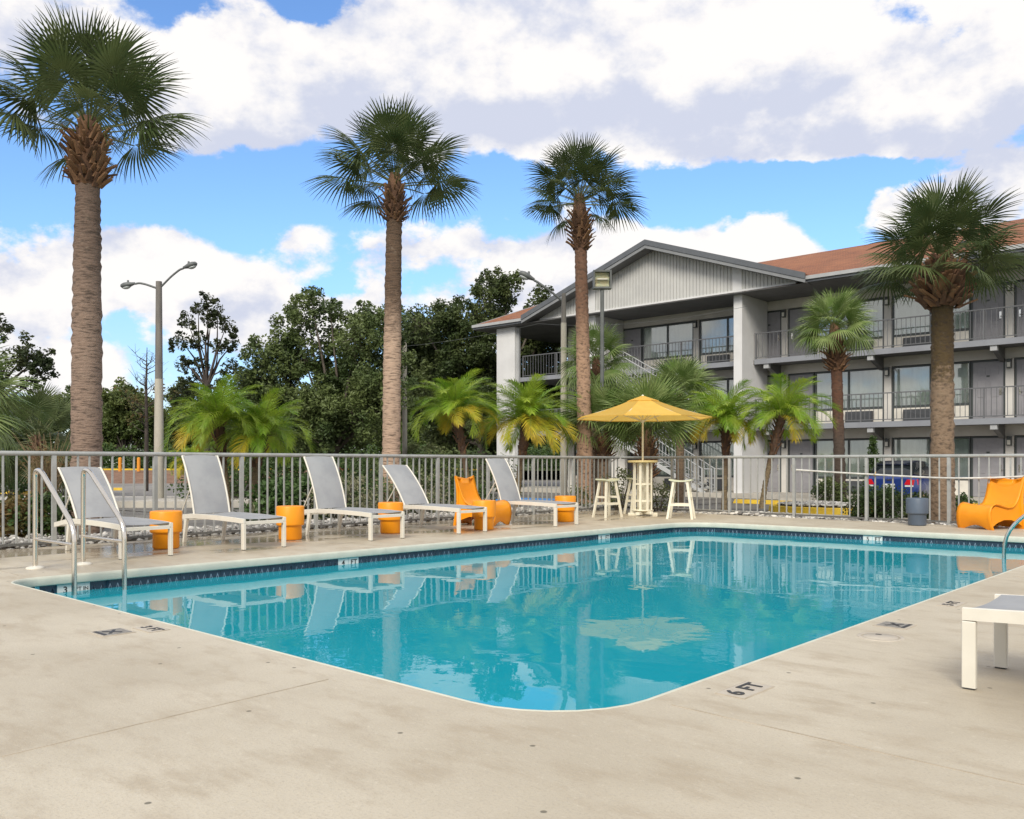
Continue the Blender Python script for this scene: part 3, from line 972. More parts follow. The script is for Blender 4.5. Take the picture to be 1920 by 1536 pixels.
u = thing('umbrella', 'yellow market umbrella standing through the bar table', 'umbrella', (TX, TY, 0), math.radians(42.4 + 22.5))
MB().tube([(0, 0, .10), (0, 0, 2.36)], .020, 12).obj('pole', M['cream'], u)
n, rad, ze, za = 8, 1.40, 1.985, 2.45
cb = MB()
vent = MB()
seg = 6
for k in range(n):
    a0, a1 = 2 * PI * k / n, 2 * PI * (k + 1) / n
    rows = []
    for i in range(seg + 1):
        f = .20 + .80 * i / seg
        row = []
        for j in range(5):
            q = j / 4
            e = math.cos(PI / n) / math.cos((q - .5) * 2 * PI / n)
            sagz = -.035 * f * math.sin(PI * q) * math.sin(PI * min(1, f * .9))
            c = Vector((math.cos(a0), math.sin(a0), 0)).lerp(Vector((math.cos(a1), math.sin(a1), 0)), q)
            zc = za - (za - ze) * f - .035 * math.sin(PI * f) + sagz + .012 * math.sin(PI * q) * (i == seg)
            row.append((c.x * rad * f, c.y * rad * f, zc))
        rows.append(row)
    panel = MB()
    for i in range(seg):
        for j in range(4):
            panel.add([rows[i][j], rows[i + 1][j], rows[i + 1][j + 1], rows[i][j + 1]], [(0, 1, 2, 3)], 0, True)
    # hem
    for j in range(4):
        p, q = rows[seg][j], rows[seg][j + 1]
        panel.add([p, (p[0], p[1], p[2] - .018), (q[0], q[1], q[2] - .018), q], [(0, 1, 2, 3)])
    panel.obj('canopy_panel', M['yelfab'], u)
    vent.add([(0, 0, za - .005), (math.cos(a0) * .34, math.sin(a0) * .34, za - .122), (math.cos(a1) * .34, math.sin(a1) * .34, za - .122)], [(0, 1, 2)], 0, False)
    MB().tube([(.03, 0, za - .04), (rad * .5, 0, za - (za - ze) * .5 - .05), (rad - .02, 0, ze - .012)], .011, 6).obj('rib', M['cream'], u, rot=(0, 0, a0))
    MB().tube([(.04, 0, 1.93), (rad * .52, 0, za - (za - ze) * .52 - .055)], .009, 6).obj('strut', M['cream'], u, rot=(0, 0, a0))
vent.obj('vent_cap', M['yelfab'], u)
MB().lathe([(.022, 1.89), (.045, 1.9), (.045, 1.96), (.022, 1.97)], 16).obj('runner_hub', M['cream'], u)
MB().lathe([(.022, za - .09), (.03, za - .085), (.022, za), (0, za + .012)], 12).obj('finial', M['cream'], u)


def stool(x, y, rz, label):
    t = thing('bar_stool', label, 'bar stool', (x, y, 0), rz, 'cream bar stools round the tall table')
    st = MB()
    rows = []
    for i in range(9):
        q = -1 + 2 * i / 8
        z = .705 + .028 * q * q
        rows.append([(q * .215, -.125, z), (q * .215, .125, z), (q * .215, .125, z + .028), (q * .215, -.125, z + .028)])
    st.loft(rows)
    st.obj('seat', M['stoolseat'], t)
    for sx in (-1, 1):
        for sy in (-1, 1):
            MB().loft([[(sx * .235 + a, sy * .165 + b, 0) for a, b in ((-.022, -.016), (.022, -.016), (.022, .016), (-.022, .016))],
                       [(sx * .13 + a, sy * .085 + b, .712) for a, b in ((-.022, -.016), (.022, -.016), (.022, .016), (-.022, .016))]]).obj('leg', M['cream'], t)
    for sy, z in ((-1, .27), (1, .27)):
        k = z / .712
        MB().box(-(.235 - .105 * k) + .02, (.235 - .105 * k) - .02, sy * (.165 - .08 * k) - .011, sy * (.165 - .08 * k) + .011, z - .024, z + .024).obj('rung', M['cream'], t)
    for sx, z in ((-1, .40), (1, .40)):
        k = z / .712
        MB().box(sx * (.235 - .105 * k) - .011, sx * (.235 - .105 * k) + .011, -(.165 - .08 * k) + .014, (.165 - .08 * k) - .014, z - .02, z + .02).obj('rung', M['cream'], t)


stool(-8.98, 14.66, math.radians(22), 'cream bar stool standing alone right of the tall table')
stool(-10.28, 14.06, math.radians(84), 'cream bar stool left of the tall table, in full view')
stool(*G(1196, 18.5), math.radians(60), 'cream bar stool half hidden behind the slatted table stem')

# skimmer pole on the fence
t = thing('skimmer_pole', 'long white pool pole hooked along the far fence', 'pole', (0, 0, 0))
pp = []
for px, py in ((1493, 881), (1560, 885.5), (1640, 890), (1720, 894.5), (1780, 897), (1850, 896.5), (1920, 893.5), (1990, 890)):
    k = (px - 960) / 1650
    yy = 16.30
    for _ in range(4):
        Y = yy / (k * .674 + .739)
        xx = Y * (k * .739 - .674)
        yy = 16.72 - .0537 * (xx + 11.82) - .055
    pp.append((xx, yy, 1.07 - (py - 868) * Y / 1650))
MB().tube(smooth_path(pp, .3, 3), .0165, 10).obj('tube', M['paintwhite'], t)
for i in (2, 6):
    q = pp[i]
    MB().tube([(q[0], q[1] + .05, q[2] + .05), (q[0], q[1] + .02, q[2] - .03), (q[0], q[1] - .03, q[2] - .03), (q[0], q[1] - .03, q[2] + .01)], .008, 6).obj('hook', mat('brass', (.55, .36, .12), .4, metal=.6), t)

# ------------------------------------------------------------------ motel
M['wall'] = mat('grey_render', (.68, .66, .62), .85, (.61, .59, .555), 1.2, bump=.003, bscale=80)
M['wallwhite'] = mat('white_render', (.70, .70, .70), .85, (.64, .64, .64), .8, bump=.003, bscale=80)
M['siding'] = mat('pale_siding', (.55, .55, .53), .75, (.50, .50, .485), 1.5)
M['trim'] = mat('slate_trim', (.115, .125, .14), .6, (.10, .11, .125), 2.)
M['trimlight'] = mat('light_slate_trim', (.42, .43, .44), .6, (.37, .38, .39), 2.)
M['trimmid'] = mat('mid_slate_trim', (.24, .25, .26), .6, (.21, .22, .23), 2.)
M['slab'] = mat('slate_slab_paint', (.27, .285, .315), .7, (.24, .25, .28), 1.2)
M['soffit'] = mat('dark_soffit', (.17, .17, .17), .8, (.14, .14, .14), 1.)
M['door'] = mat('slate_door', (.30, .295, .315), .5, (.27, .265, .285), 2.)
M['frame'] = mat('dark_window_frame', (.06, .07, .07), .4)
M['pane'] = glass_mat('window_glass', (.96, .995, .98), .12)
M['curtain'] = mat('sheer_curtain', (.86, .90, .87), .9, (.80, .84, .81), 2., stretch=(5, 1, .3))
M['sill'] = mat('cream_panel', (.74, .71, .64), .7, (.66, .63, .57), 3.)
M['ac'] = mat('dark_grille', (.055, .055, .06), .6)
M['lampglass'] = mat('lamp_glass', (.7, .68, .6), .3)
M['rail'] = mat('slate_rail', (.135, .14, .15), .5)
M['stair'] = mat('painted_stair', (.52, .53, .53), .7, (.46, .47, .47), 3.)
M['shingle'] = shingle_material()
M['dark'] = mat('leak_block_dark', (.05, .05, .05), .9)

YB, YW, FLOORS = 32.45, 33.70, (-.12, 2.53, 5.16)
XL, XR = -27.0, -3.3
bld = thing('motel', 'three storey grey motel with gabled stair porch and brown shingle roof', 'building', (0, 0, 0))
PIL = [-7.70 - 4.06 * k for k in range(-1, 5)]


def part(name, mb, m, parent=bld, **kw):
    return mb.obj(name, m, parent, **kw)


# walls
wb = MB()
for z in FLOORS:
    top = z + 2.50 if z < 5 else 7.68
    wb.box(XL, XR, YW, YW + .14, z + 2.13, top)
    for p in PIL:
        wb.box(p - .13, p + .13, YW - .03, YW + .13, z, z + 2.128)
    wb.box(XL - .02, XL + .35, YW - .02, YW + .13, z, z + 2.128)
wb.box(XL - .02, XL + .13, YW + .145, 45, -.3, 7.66)
wb.box(XL + .13, XR, 44.85, 45, -.3, 7.66)
part('wall', wb, M['wall'])
part('light_leak_block', MB().box(XL + .2, XR, YW + .62, YW + .68, -.2, 7.6), M['dark'])  # unseen dark sheet added behind the curtains to stop light leaking through
# floor slabs, the lowest is the walk
for i, z in enumerate(FLOORS[1:]):
    sb = MB()
    sb.box(XL - 1.6, XR, YB, 34.3, z - .15, z)
    sb.box(XL - 1.6, -24.1, 31.75, YB - .004, z - .15, z)
    sb.box(XL - 1.6, XL - .03, 34.304, 44.5, z - .15, z)
    sb.box(-24.1, -22.95, 31.3, YB - .004, z - .15, z)
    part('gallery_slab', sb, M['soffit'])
    eb = MB()
    eb.box(-16.5, XR, YB - .03, YB - .003, z - .17, z + .03)
    eb.box(-22.9, -16.95, YB - .03, YB - .003, z - .17, z + .03)
    eb.box(XL - 1.6, -24.15, 31.72, 31.747, z - .17, z + .03)
    part('slab_edge', eb, M['slab'])
# beam ends under the galleries
bk = MB().prism([(0, YW - .035, -.15), (0, YB + .22, -.15), (0, YB + .22, -.32), (0, YW - .035, -.62)], (.16, 0, 0)).mesh('bracket', M['soffit'])
be = MB().box(-.01, .20, YB + .02, YB + .215, -.345, -.152).mesh('beam_end', M['trimlight'])
for z in FLOORS[1:]:
    for p in PIL[1:3] + [PIL[0]] + PIL[3:]:
        o = mk('bracket', bk, bld, loc=(p - .30, 0, z))
        mk('beam_end', be, o)

# doors
dl = MB()
dl.box(0, .96, 0, .04, .01, 2.05)
door_me = dl.mesh('door', M['door'])
fr = MB().box(-.055, 0, -.02, .06, 0, 2.11).box(.96, 1.015, -.02, .06, 0, 2.11).box(0, .96, -.02, .06, 2.055, 2.11)
frame_me = fr.mesh('door_frame', M['frame'])
panel_me = MB().cbox(-.14, .14, -.5, .5, 0, .012, .03).mesh('door_panel', M['door'])
handle_me = MB().box(0, .07, -.012, 0, -.12, .12).tube([(.035, -.012, -.04), (.035, -.05, -.04), (.14, -.05, -.04)], .011, 6).mesh('handle', M['chrome'])
peep_me = MB().box(-.05, .05, -.01, 0, -.03, .03).mesh('room_plate', M['frame'])


def door(x, z, hinge_left):
    d = mk('door', door_me, bld, loc=(x, YW + .03, z))
    mk('door_frame', frame_me, d)
    for cx in (.27, .69):
        for cz, h in ((.40, .52), (1.12, .62), (1.74, .30)):
            mk('door_panel', panel_me, d, loc=(cx, -.0005, cz), rot=(PI / 2, 0, 0), scale=(1, h, 1))
    mk('handle', handle_me, d, loc=(.06 if not hinge_left else .83, -.001, 1.0), scale=(1 if not hinge_left else 1, 1, 1))
    mk('room_plate', peep_me, d, loc=(.48, -.001, 1.55))


WW = 2.66
wf = MB()
wf.box(0, WW, -.02, .05, 2.05, 2.11).box(0, .05, -.02, .05, 0, 2.05).box(WW - .05, WW, -.02, .05, 0, 2.05).box(WW / 2 - .03, WW / 2 + .03, -.02, .05, .66, 2.05)
wf.box(.05, WW - .05, -.02, .05, .58, .66)
wf_me = wf.mesh('window', M['frame'])
pane_me = MB().box(0, WW / 2 - .082, 0, .008, .662, 2.048).mesh('pane', M['pane'])
cu = MB()
cv, cf = [], []
for i in range(61):
    xx = .02 + (WW - .04) * i / 60
    yy = .085 + .007 * math.sin(i * 1.9) + .006 * math.sin(i * .73)
    cv += [(xx, yy, .5), (xx, yy, 2.1)]
for i in range(60):
    cf.append((2 * i, 2 * i + 2, 2 * i + 3, 2 * i + 1))
cu.add(cv, cf, 0, True)
curt_me = cu.mesh('curtain', M['curtain'])
sill_me = MB().box(.052, WW - .052, .0, .05, .01, .578).mesh('sill_panel', M['sill'])
acb = MB().box(0, 1.02, -.12, 0, .06, .50)
for i in range(9):
    acb.box(.03, .99, -.128, -.121, .09 + i * .045, .11 + i * .045, 1)
ac_me = acb.mesh('air_conditioner', [M['ac'], M['trim']])


def window(x, z, ac_left):
    o = mk('window', wf_me, bld, loc=(x, YW + .03, z))
    mk('pane', pane_me, o, loc=(.051, .018, 0))
    mk('pane', pane_me, o, loc=(WW / 2 + .031, .026, 0))
    mk('curtain', curt_me, o)
    mk('sill_panel', sill_me, o, loc=(0, .002, 0))
    mk('air_conditioner', ac_me, o, loc=(.42 if ac_left else 1.25, -.022, 0))


lamp_me = MB().box(-.07, .07, -.13, 0, -.14, .14).prism([(-.09, -.16, .14), (.09, -.16, .14), (.09, 0, .16), (-.09, 0, .16)], (0, 0, .02)).mesh('wall_lamp', M['frame'])
lampg_me = MB().box(-.05, .05, -.14, -.131, -.11, .05).mesh('lamp_glass', M['lampglass'])
for z in FLOORS:
    for i, p in enumerate(PIL):
        k = i - 1
        x0 = (p - 4.06) + .13
        x1 = p - .13
        if k < 4:
            if k % 2:
                door(x0 + .07, z, False)
                window(x0 + 1.12, z, False)
            else:
                window(x0 + .03, z, True)
                door(x0 + .03 + WW + .08, z, True)
        if p < -23 and True:
            window(-26.62, z, True)
        l = mk('wall_lamp', lamp_me, bld, loc=(p, YW - .032, z + 1.92))
        mk('lamp_glass', lampg_me, l)

# tall piers
pb = MB()
pb.box(-16.91, -16.55, 31.5, YW - .035, -.12, 7.80)
part('pier', pb, M['wallwhite'])
part('pier', MB().box(-24.10, -23.70, 31.5, YW - .035, -.12, 7.80), M['wallwhite'])
part('pier', MB().box(-29.70, -28.50, 31.45, 31.74, -.3, 7.64), M['wallwhite'])
part('pier', MB().box(-29.60, -28.60, 44.2, 44.6, -.3, 7.64), M['wallwhite'])
part('downpipe', MB().box(-28.50, -28.38, 31.60, 31.72, -.3, 7.6), M['trimlight'])

# roofs
SL = .345


def zr(y):
    return 7.90 + SL * (y - 31.15)


def roof_plane(name, pts, th=.10):
    pts = [Vector(p) for p in pts]
    u = (pts[1] - pts[0]).normalized()
    nrm = (pts[1] - pts[0]).cross(pts[2] - pts[0]).normalized()
    if nrm.z < 0:
        nrm = -nrm
    v = nrm.cross(u)
    Mx = Matrix((u, v, nrm)).transposed().to_4x4()
    Mx.translation = pts[0]
    inv = Mx.inverted()
    loc = [inv @ p for p in pts]
    o = MB().prism([p - Vector((0, 0, th)) for p in loc], (0, 0, th)).obj(name, M['shingle'], bld, M=Mx)
    return o


XE0, XE1 = -30.95, -2.0
RY_ = 39.4
roof_plane('roof', [(XE1, 47.7, zr(31.12)), (XE0, 47.7, zr(31.12)), (XE0, RY_ + .01, zr(RY_)), (XE1, RY_ + .01, zr(RY_))])
GX, GZ, GW = -20.62, 10.32, 6.92
VY = 38.15                      # where the porch ridge runs into the main slope
roof_plane('roof', [(XE0, 31.12, zr(31.12)), (GX - GW, 31.12, zr(31.12)), (GX, VY, zr(VY)), (GX, RY_, zr(RY_)), (XE0, RY_, zr(RY_))])
roof_plane('roof', [(GX + GW, 31.12, zr(31.12)), (XE1, 31.12, zr(31.12)), (XE1, RY_, zr(RY_)), (GX + .004, RY_, zr(RY_)), (GX + .004, VY, zr(VY))])
for s in (-1, 1):
    roof_plane('porch_roof', [(GX + s * GW, 30.88, GZ - SL * GW + .02), (GX, 30.88, GZ + .02), (GX, 38.25, GZ + .02), (GX + s * GW, 31.30, GZ - SL * GW + .02)], .08)
    # rake boards, two steps
    c = (GX, GZ)
    for (y0, y1, d0, d1, m) in ((30.80, 30.876, .06, -.16, 'trim'), (30.83, 30.874, -.165, -.30, 'trimmid')):
        MB().prism([(GX, y0, GZ + d0), (GX + s * GW, y0, GZ - SL * GW + d0), (GX + s * GW, y0, GZ - SL * GW + d1), (GX, y0, GZ + d1)], (0, y1 - y0, 0)).obj('rake_board', M[m], bld)
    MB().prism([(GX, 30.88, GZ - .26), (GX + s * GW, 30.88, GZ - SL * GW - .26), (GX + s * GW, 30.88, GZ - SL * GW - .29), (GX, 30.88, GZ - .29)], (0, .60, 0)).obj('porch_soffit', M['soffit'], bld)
MB().box(GX + GW - .15, XE1, 31.03, 31.115, 7.68, 7.90).box(XE0, GX - GW + .15, 31.03, 31.115, 7.68, 7.90).obj('fascia', M['trim'], bld)
MB().box(GX + GW - .12, XE1, 30.96, 31.028, 7.77, 7.90).obj('gutter', M['trimlight'], bld)
MB().box(XE0, GX - GW + .12, 30.96, 31.028, 7.77, 7.90).obj('gutter', M['trimlight'], bld)
MB().prism([(XE0 - .03, 31.1, 7.70), (XE0 - .03, RY_, zr(RY_) - .2), (XE0 - .03, 47.6, 7.70), (XE0 - .03, 47.6, 7.92), (XE0 - .03, RY_, zr(RY_) + .02), (XE0 - .03, 31.1, 7.92)], (.028, 0, 0)).obj('rake_board', M['trimlight'], bld)
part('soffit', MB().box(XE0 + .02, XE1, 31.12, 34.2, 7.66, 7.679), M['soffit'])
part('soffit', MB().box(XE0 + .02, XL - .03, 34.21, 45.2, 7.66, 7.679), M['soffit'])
part('gable_infill', MB().prism([(XE0 + .6, 31.6, 7.70), (XE0 + .6, 47, 7.70), (XE0 + .6, RY_, zr(RY_) - .15)], (.1, 0, 0)), M['siding'])
# gable boards, each its own plank
x = GX - 6.30
bw = .155
while x < GX + 6.30:
    x1 = x + bw - .022
    t0, t1 = GZ - .28 - SL * abs(x - GX), GZ - .28 - SL * abs(x1 - GX)
    if min(t0, t1) > 7.86:
        MB().prism([(x, 31.47, 7.83), (x1, 31.47, 7.83), (x1, 31.47, t1), (x, 31.47, t0)], (0, .03, 0)).obj('siding_board', M['siding'], bld)
    x += bw
part('gable_backing', MB().prism([(GX - 6.5, 31.503, 7.835), (GX + 6.5, 31.503, 7.835), (GX + 6.5, 31.503, GZ - .29 - SL * 6.5), (GX, 31.503, GZ - .29), (GX - 6.5, 31.503, GZ - .29 - SL * 6.5)], (0, .03, 0)), M['siding'])
part('gable_trim', MB().box(GX - 6.3, GX + 6.3, 31.44, 31.468, 7.77, 7.84).box(-16.93, -16.53, 31.445, 31.466, 7.845, 8.78).box(-24.12, -23.68, 31.445, 31.466, 7.845, 8.80), M['wallwhite'])


# railings
def railing(x0, x1, y, z, posts, pitch=.16):
    r = MB()
    r.box(x0, x1, y - .022, y + .022, 1.035, 1.075)
    r.box(x0, x1, y - .015, y + .015, .09, .12)
    for p in posts:
        r.box(p - .025, p + .025, y - .024, y + .024, .032, 1.034)
    o = mk('railing', r.mesh('railing', M['rail']), bld, loc=(0, 0, z))
    n = int((x1 - x0) / pitch)
    for i in range(1, n):
        mk('baluster', bal_me, o, loc=(x0 + (x1 - x0) * i / n, y, 0))


bal_me = MB().box(-.009, .009, -.009, .009, .121, 1.034).mesh('baluster', M['rail'])
for z in FLOORS[1:]:
    railing(-16.5, XR, YB + .02, z, [-16.45, -12.3, -8.2, -4.1])
    railing(-22.9, -16.95, YB + .02, z, [-22.85, -19.9, -17.0])
    railing(-28.3, -24.15, 31.80, z, [-28.27, -26.2, -24.2])


# stair flights, bottom at the right
def flight(zb, zt, xb, xt, label=None):
    n = 15
    o = MB()
    dx, dz = (xt - xb) / n, (zt - zb) / n
    for y in (31.42, 32.34):
        o.prism([(xb + .15, y, zb), (xt, y, zt - .12), (xt, y, zt - .40), (xb - .12, y, zb - .0)], (0, .045, 0))
    st = part('staircase', o, M['stair'])
    tr = MB().box(-.16, .16, 31.47, 32.335, -.045, 0).mesh('tread', M['stair'])
    ri = MB().box(-.01, .01, 31.47, 32.335, -.10, 0).mesh('riser', M['stair'])
    for i in range(1, n + 1):
        mk('tread', tr, st, loc=(xb + dx * (i - .5), 0, zb + dz * i))
    for y in (31.40, 32.40):
        hr = MB()
        hr.tube([(xb + .45, y, zb + .93), (xb, y, zb + .95), (xt, y, zt + .95)], .026, 8)
        hr.tube([(xb, y, zb + .24), (xt, y, zt + .24)], .016, 6)
        hr.box(xb + .40, xb + .45, y - .025, y + .025, zb, zb + .93)
        hr.box(xb - .03, xb + .03, y - .026, y + .026, zb, zb + .94)
        mk('handrail', hr.mesh('handrail', M['trimlight']), st)
        bm = MB().box(-.010, .010, -.010, .010, .24, .95).mesh('baluster', M['trimlight'])
        for i in range(1, 30):
            mk('baluster', bm, st, loc=(xb + (xt - xb) * i / 30, y, zb + (zt - zb) * i / 30))


flight(FLOORS[0], FLOORS[1], -18.25, -22.95)
flight(FLOORS[1], FLOORS[2], -18.25, -22.95)
part('stair_landing', MB().box(-18.2, -17.0, 31.3, YB - .035, FLOORS[1] - .15, FLOORS[1]), M['soffit'])
part('closet_wall', MB().box(-23.65, -22.6, 32.2, 32.4, -.12, 2.36), M['wall'])

# ------------------------------------------------------------------ ground, lot, kerbs
def sheet(name, pts, z, m, kind='structure', parent=None):
    v = [Vector((x, y, z)) for x, y in pts]
    a = sum(v[i].x * v[(i + 1) % len(v)].y - v[(i + 1) % len(v)].x * v[i].y for i in range(len(v)))
    if a < 0:
        v = v[::-1]
    return MB().add(v, [tuple(range(len(v)))]).obj(name, m, parent, kind=kind)


gv = [Vector(p) for p in ((-1500, -1500, -.42), (1500, -1500, -.42), (1500, 1500, -.42), (-1500, 1500, -.42), (-9.6, 2.0, -.42), (-1.4, 2.0, -.42), (-1.4, 15.2, -.42), (-9.6, 15.2, -.42))]
MB().add(gv, [(0, 1, 5, 4), (1, 2, 6, 5), (2, 3, 7, 6), (3, 0, 4, 7)]).obj('ground', M['grass'], kind='structure')   # one sheet, open where the pool is dug in
LOT = [(-70, -30), (-13.7, -30), (-13.7, 18.4), (10, 17.1), (10, 33.0), (-31.5, 33.0), (-31.5, 60), (-70, 60)]
sheet('parking_lot', LOT, -.31, M['asphalt'])
# planting strip between fence and lot
sheet('planting_bed', [(-13.7, -9), (-11.93, -9), (-11.93, 16.8), (10, 15.7), (10, 17.1), (-13.7, 18.4)], -.05, M['soil'])
kb = MB()
kb.prism([(-13.85, -9, -.4), (-13.7, -9, -.4), (-13.7, 18.4, -.4), (-13.85, 18.55, -.4)], (0, 0, .38))
kb.prism([(-13.7, 18.4, -.4), (10, 17.1, -.4), (10, 17.25, -.4), (-13.85, 18.55, -.4)], (0, 0, .38))
kb.obj('bed_kerb', M['kerb'], kind='structure')
# walk in front of the motel
MB().box(-31.5, 0, 31.3, 34.4, -.4, -.12).obj('motel_walk', M['kerb'], kind='structure')
# raised walk on the left with the lamp, then the old road, the mulch bank, the far verge
isl = [G(-420, 27.4), G(330, 27.0), G(640, 27.6), G(650, 31), G(330, 31.2), G(-420, 31.6)]
MB().prism([(x, y, -.4) for x, y in isl], (0, 0, .29)).obj('kerb_walk', M['kerb'], kind='structure')
sheet('road', [G(-900, 31.8), G(700, 31.4), G(760, 58.5), G(-900, 58.5)], -.305, M['road'])
mbk = MB()
nx, ny = 60, 10
vs = []
R = random.Random(3)
for j in range(ny + 1):
    for i in range(nx + 1):
        Y = 58 + 12 * j / ny
        px = -700 + 1500 * i / nx
        x, y = G(px, Y)
        t = j / ny
        vs.append((x, y, -.32 + .80 * t * t * (3 - 2 * t) + R.uniform(-.05, .05) * (0 < j < ny)))
mbk.add(vs, [(j * (nx + 1) + i, j * (nx + 1) + i + 1, (j + 1) * (nx + 1) + i + 1, (j + 1) * (nx + 1) + i) for j in range(ny) for i in range(nx)], 0, True)
mbk.obj('mulch_bank', M['mulch'], kind='structure')
sheet('verge', [G(-1400, 69.8), G(1400, 69.8), G(1400, 190), G(-1400, 190)], .47, M['grass'])
MB().prism([Vector((*G(-500, 72), .47)), Vector((*G(900, 72), .47)), Vector((*G(900, 72.5), .47)), Vector((*G(-500, 72.5), .47))], (0, 0, .13)).obj('far_kerb', M['paintyellow'], kind='structure')

lines = [(206, 956, 300, 962), (330, 968, 352, 972), (60, 961, 120, 968), (1180, 944, 1340, 936), (1250, 951, 1390, 941), (1440, 941, 1400, 946)]
lb = []
for x0, y0, x1, y1 in lines:
    Y0, Y1 = 1650 * 1.38 / (y0 - 868), 1650 * 1.38 / (y1 - 868)
    a, b = Vector((*G(x0, Y0), -.305)), Vector((*G(x1, Y1), -.305))
    s = (b - a).normalized().orthogonal()
    s = Vector((-(b - a).y, (b - a).x, 0)).normalized() * .05
    MB().add([a - s, b - s, b + s, a + s], [(0, 1, 2, 3), (3, 2, 1, 0)]).obj('bay_line', M['paintwhite'], kind='structure')
a = Vector((*G(985, 33), -.304))
MB().add([a + Vector(p) for p in ((-1.1, -1.3, 0), (1.2, -1.3, 0), (1.2, 1.3, 0), (-1.1, 1.3, 0))], [(0, 1, 2, 3)]).obj('accessible_bay', M['bluepaint'], kind='structure')


def wheel_stop(x, y, rz, label, m='paintyellow', L=1.8):
    t = thing('wheel_stop', label, 'wheel stop', (x, y, -.306), rz, 'concrete wheel stops in the parking lot')
    MB().loft([[(-L / 2 + i, -.075, 0), (L / 2 - i, -.075, 0), (L / 2 - i, .075, 0), (-L / 2 + i, .075, 0)] if k == 0 else
               [(-L / 2 + .06, -.05, .135), (L / 2 - .06, -.05, .135), (L / 2 - .06, .05, .135), (-L / 2 + .06, .05, .135)] for k, i in enumerate((0, 0))]).obj('block', M[m], t)
    for s in (-.6, .6):
        MB().lathe([(.0, .137), (.02, .137)], 8, (s, 0, 0), cap=True).obj('anchor_bolt', M['joint'], t)


x, y = G(1432, 29.4)
wheel_stop(x, y, 0, 'yellow wheel stop in front of the tall white pier', L=2.2)
x, y = G(1806, 27.5)
wheel_stop(x, y, 0, 'yellow wheel stop seen just left of the right hand orange chair')
x, y = G(1925, 26.5)
wheel_stop(x, y, 0, 'yellow wheel stop cut by the right picture edge behind the orange chair')
x, y = G(18, 39)
wheel_stop(x, y, math.radians(42), 'yellow wheel stop at the left picture edge beyond the fence', L=2.4)
x, y = G(202, 44)
wheel_stop(x, y, math.radians(42), 'yellow wheel stop just right of the first lounger back', L=1.6)
x, y = G(1508, 30.6)
wheel_stop(x, y, 0, 'bare white wheel stop right of the yellow one by the pier', 'kerb')
x, y = G(1785, 28.8)
wheel_stop(x, y, 0, 'bare white wheel stop behind the tallest right hand palm', 'kerb')

# traffic island with yellow kerb, white stones
ic = Vector((*G(1540, 24.6), 0))
isl_pts = []
for k in range(28):
    a = 2 * PI * k / 28
    rr = 1.0
    isl_pts.append((ic.x + 1.45 * math.copysign(abs(math.cos(a)) ** .8, math.cos(a)), ic.y + 1.0 * math.copysign(abs(math.sin(a)) ** .8, math.sin(a))))
kbm = MB()
o0 = [(x, y, -.32) for x, y in isl_pts]
o1 = [(ic.x + (x - ic.x) * .985, ic.y + (y - ic.y) * .985, -.15) for x, y in isl_pts]
o2 = [(ic.x + (x - ic.x) * .96, ic.y + (y - ic.y) * .96, -.135) for x, y in isl_pts]
o3 = [(ic.x + (x - ic.x) * .86, ic.y + (y - ic.y) * .86, -.135) for x, y in isl_pts]
kbm.loft([o0, o1, o2, o3], cap=False)
kbm.add([(p[0], p[1], -.16) for p in o3], [tuple(range(28))], 1)
isl_o = kbm.obj('traffic_island', [M['paintyellow'], M['soil']], kind='structure')
R = random.Random(9)
rb = MB()
for i in range(500):
    a, q = R.uniform(0, 2 * PI), math.sqrt(R.random()) * .84
    rock(ic.x + 1.45 * q * math.cos(a), ic.y + 1.0 * q * math.sin(a), -.10 + .08 * (1 - q), R.uniform(.05, .09))
rb.obj('white_stones', M['rock'], isl_o)['kind'] = 'stuff'

# bollards far left
for px, lab in ((225, 'orange bollard in the distance, left of the pair'), (260, 'orange bollard in the distance, right of the pair and nearest the lamp post')):
    x, y = G(px, 67)
    t = thing('bollard', lab, 'bollard', (x, y, .42), 0, 'orange bollards on the far verge')
    MB().tube([(0, 0, 0), (0, 0, 1.0)], .12, 14, cap=True).obj('shaft', M['orangepost'], t)
    MB().lathe([(.12, 1.0), (.09, 1.05), (0, 1.07)], 14, cap=False).obj('cap', M['orangepost'], t)

# ------------------------------------------------------------------ lamp posts
M['post'] = mat('concrete_post', (.40, .37, .31), .8, (.48, .45, .38), 1.5, stretch=(3, 3, .6), bump=.004)
M['postdark'] = mat('weathered_post', (.14, .13, .12), .7, (.20, .185, .165), 2., stretch=(3, 3, .8))
M['lamphead'] = mat('lamp_head', (.10, .11, .11), .5, (.13, .14, .14), 4.)
M['lens'] = mat('lamp_lens', (.45, .48, .48), .15)


def cobra_head(parent, p, d):
    """street lamp head at p pointing along d"""
    d = Vector(d).normalized()
    side = d.cross(Vector((0, 0, 1))).normalized()
    up = side.cross(d)
    rings = []
    for s, wd, h in ((0, .04, .04), (.10, .08, .06), (.20, .12, .09), (.34, .13, .10), (.45, .10, .07), (.49, .03, .02)):
        c = Vector(p) + d * s
        rings.append([c + side * wd * math.cos(a) + up * (h * math.sin(a) + .02) for a in [2 * PI * k / 12 for k in range(12)]])
    h_ = MB().loft(rings, sm=True).obj('lamp_head', M['lamphead'], parent)
    rings = []
    for s, q in ((-.17, .3), (-.1, .8), (0, 1), (.1, .8), (.17, .3)):
        c = Vector(p) + d * (.30 + s * .8) - up * .05
        rings.append([c + side * .10 * q * math.cos(a) + up * (.065 * q * math.sin(a)) for a in [PI + PI * k / 8 for k in range(9)]])
    MB().loft(rings, sm=True).obj('lens', M['lens'], h_)
    c = Vector(p) + d * .22 + up * .10
    MB().lathe([(.035, 0), (.035, .06), (.02, .075)], 8, c).obj('photocell', M['lamphead'], h_)


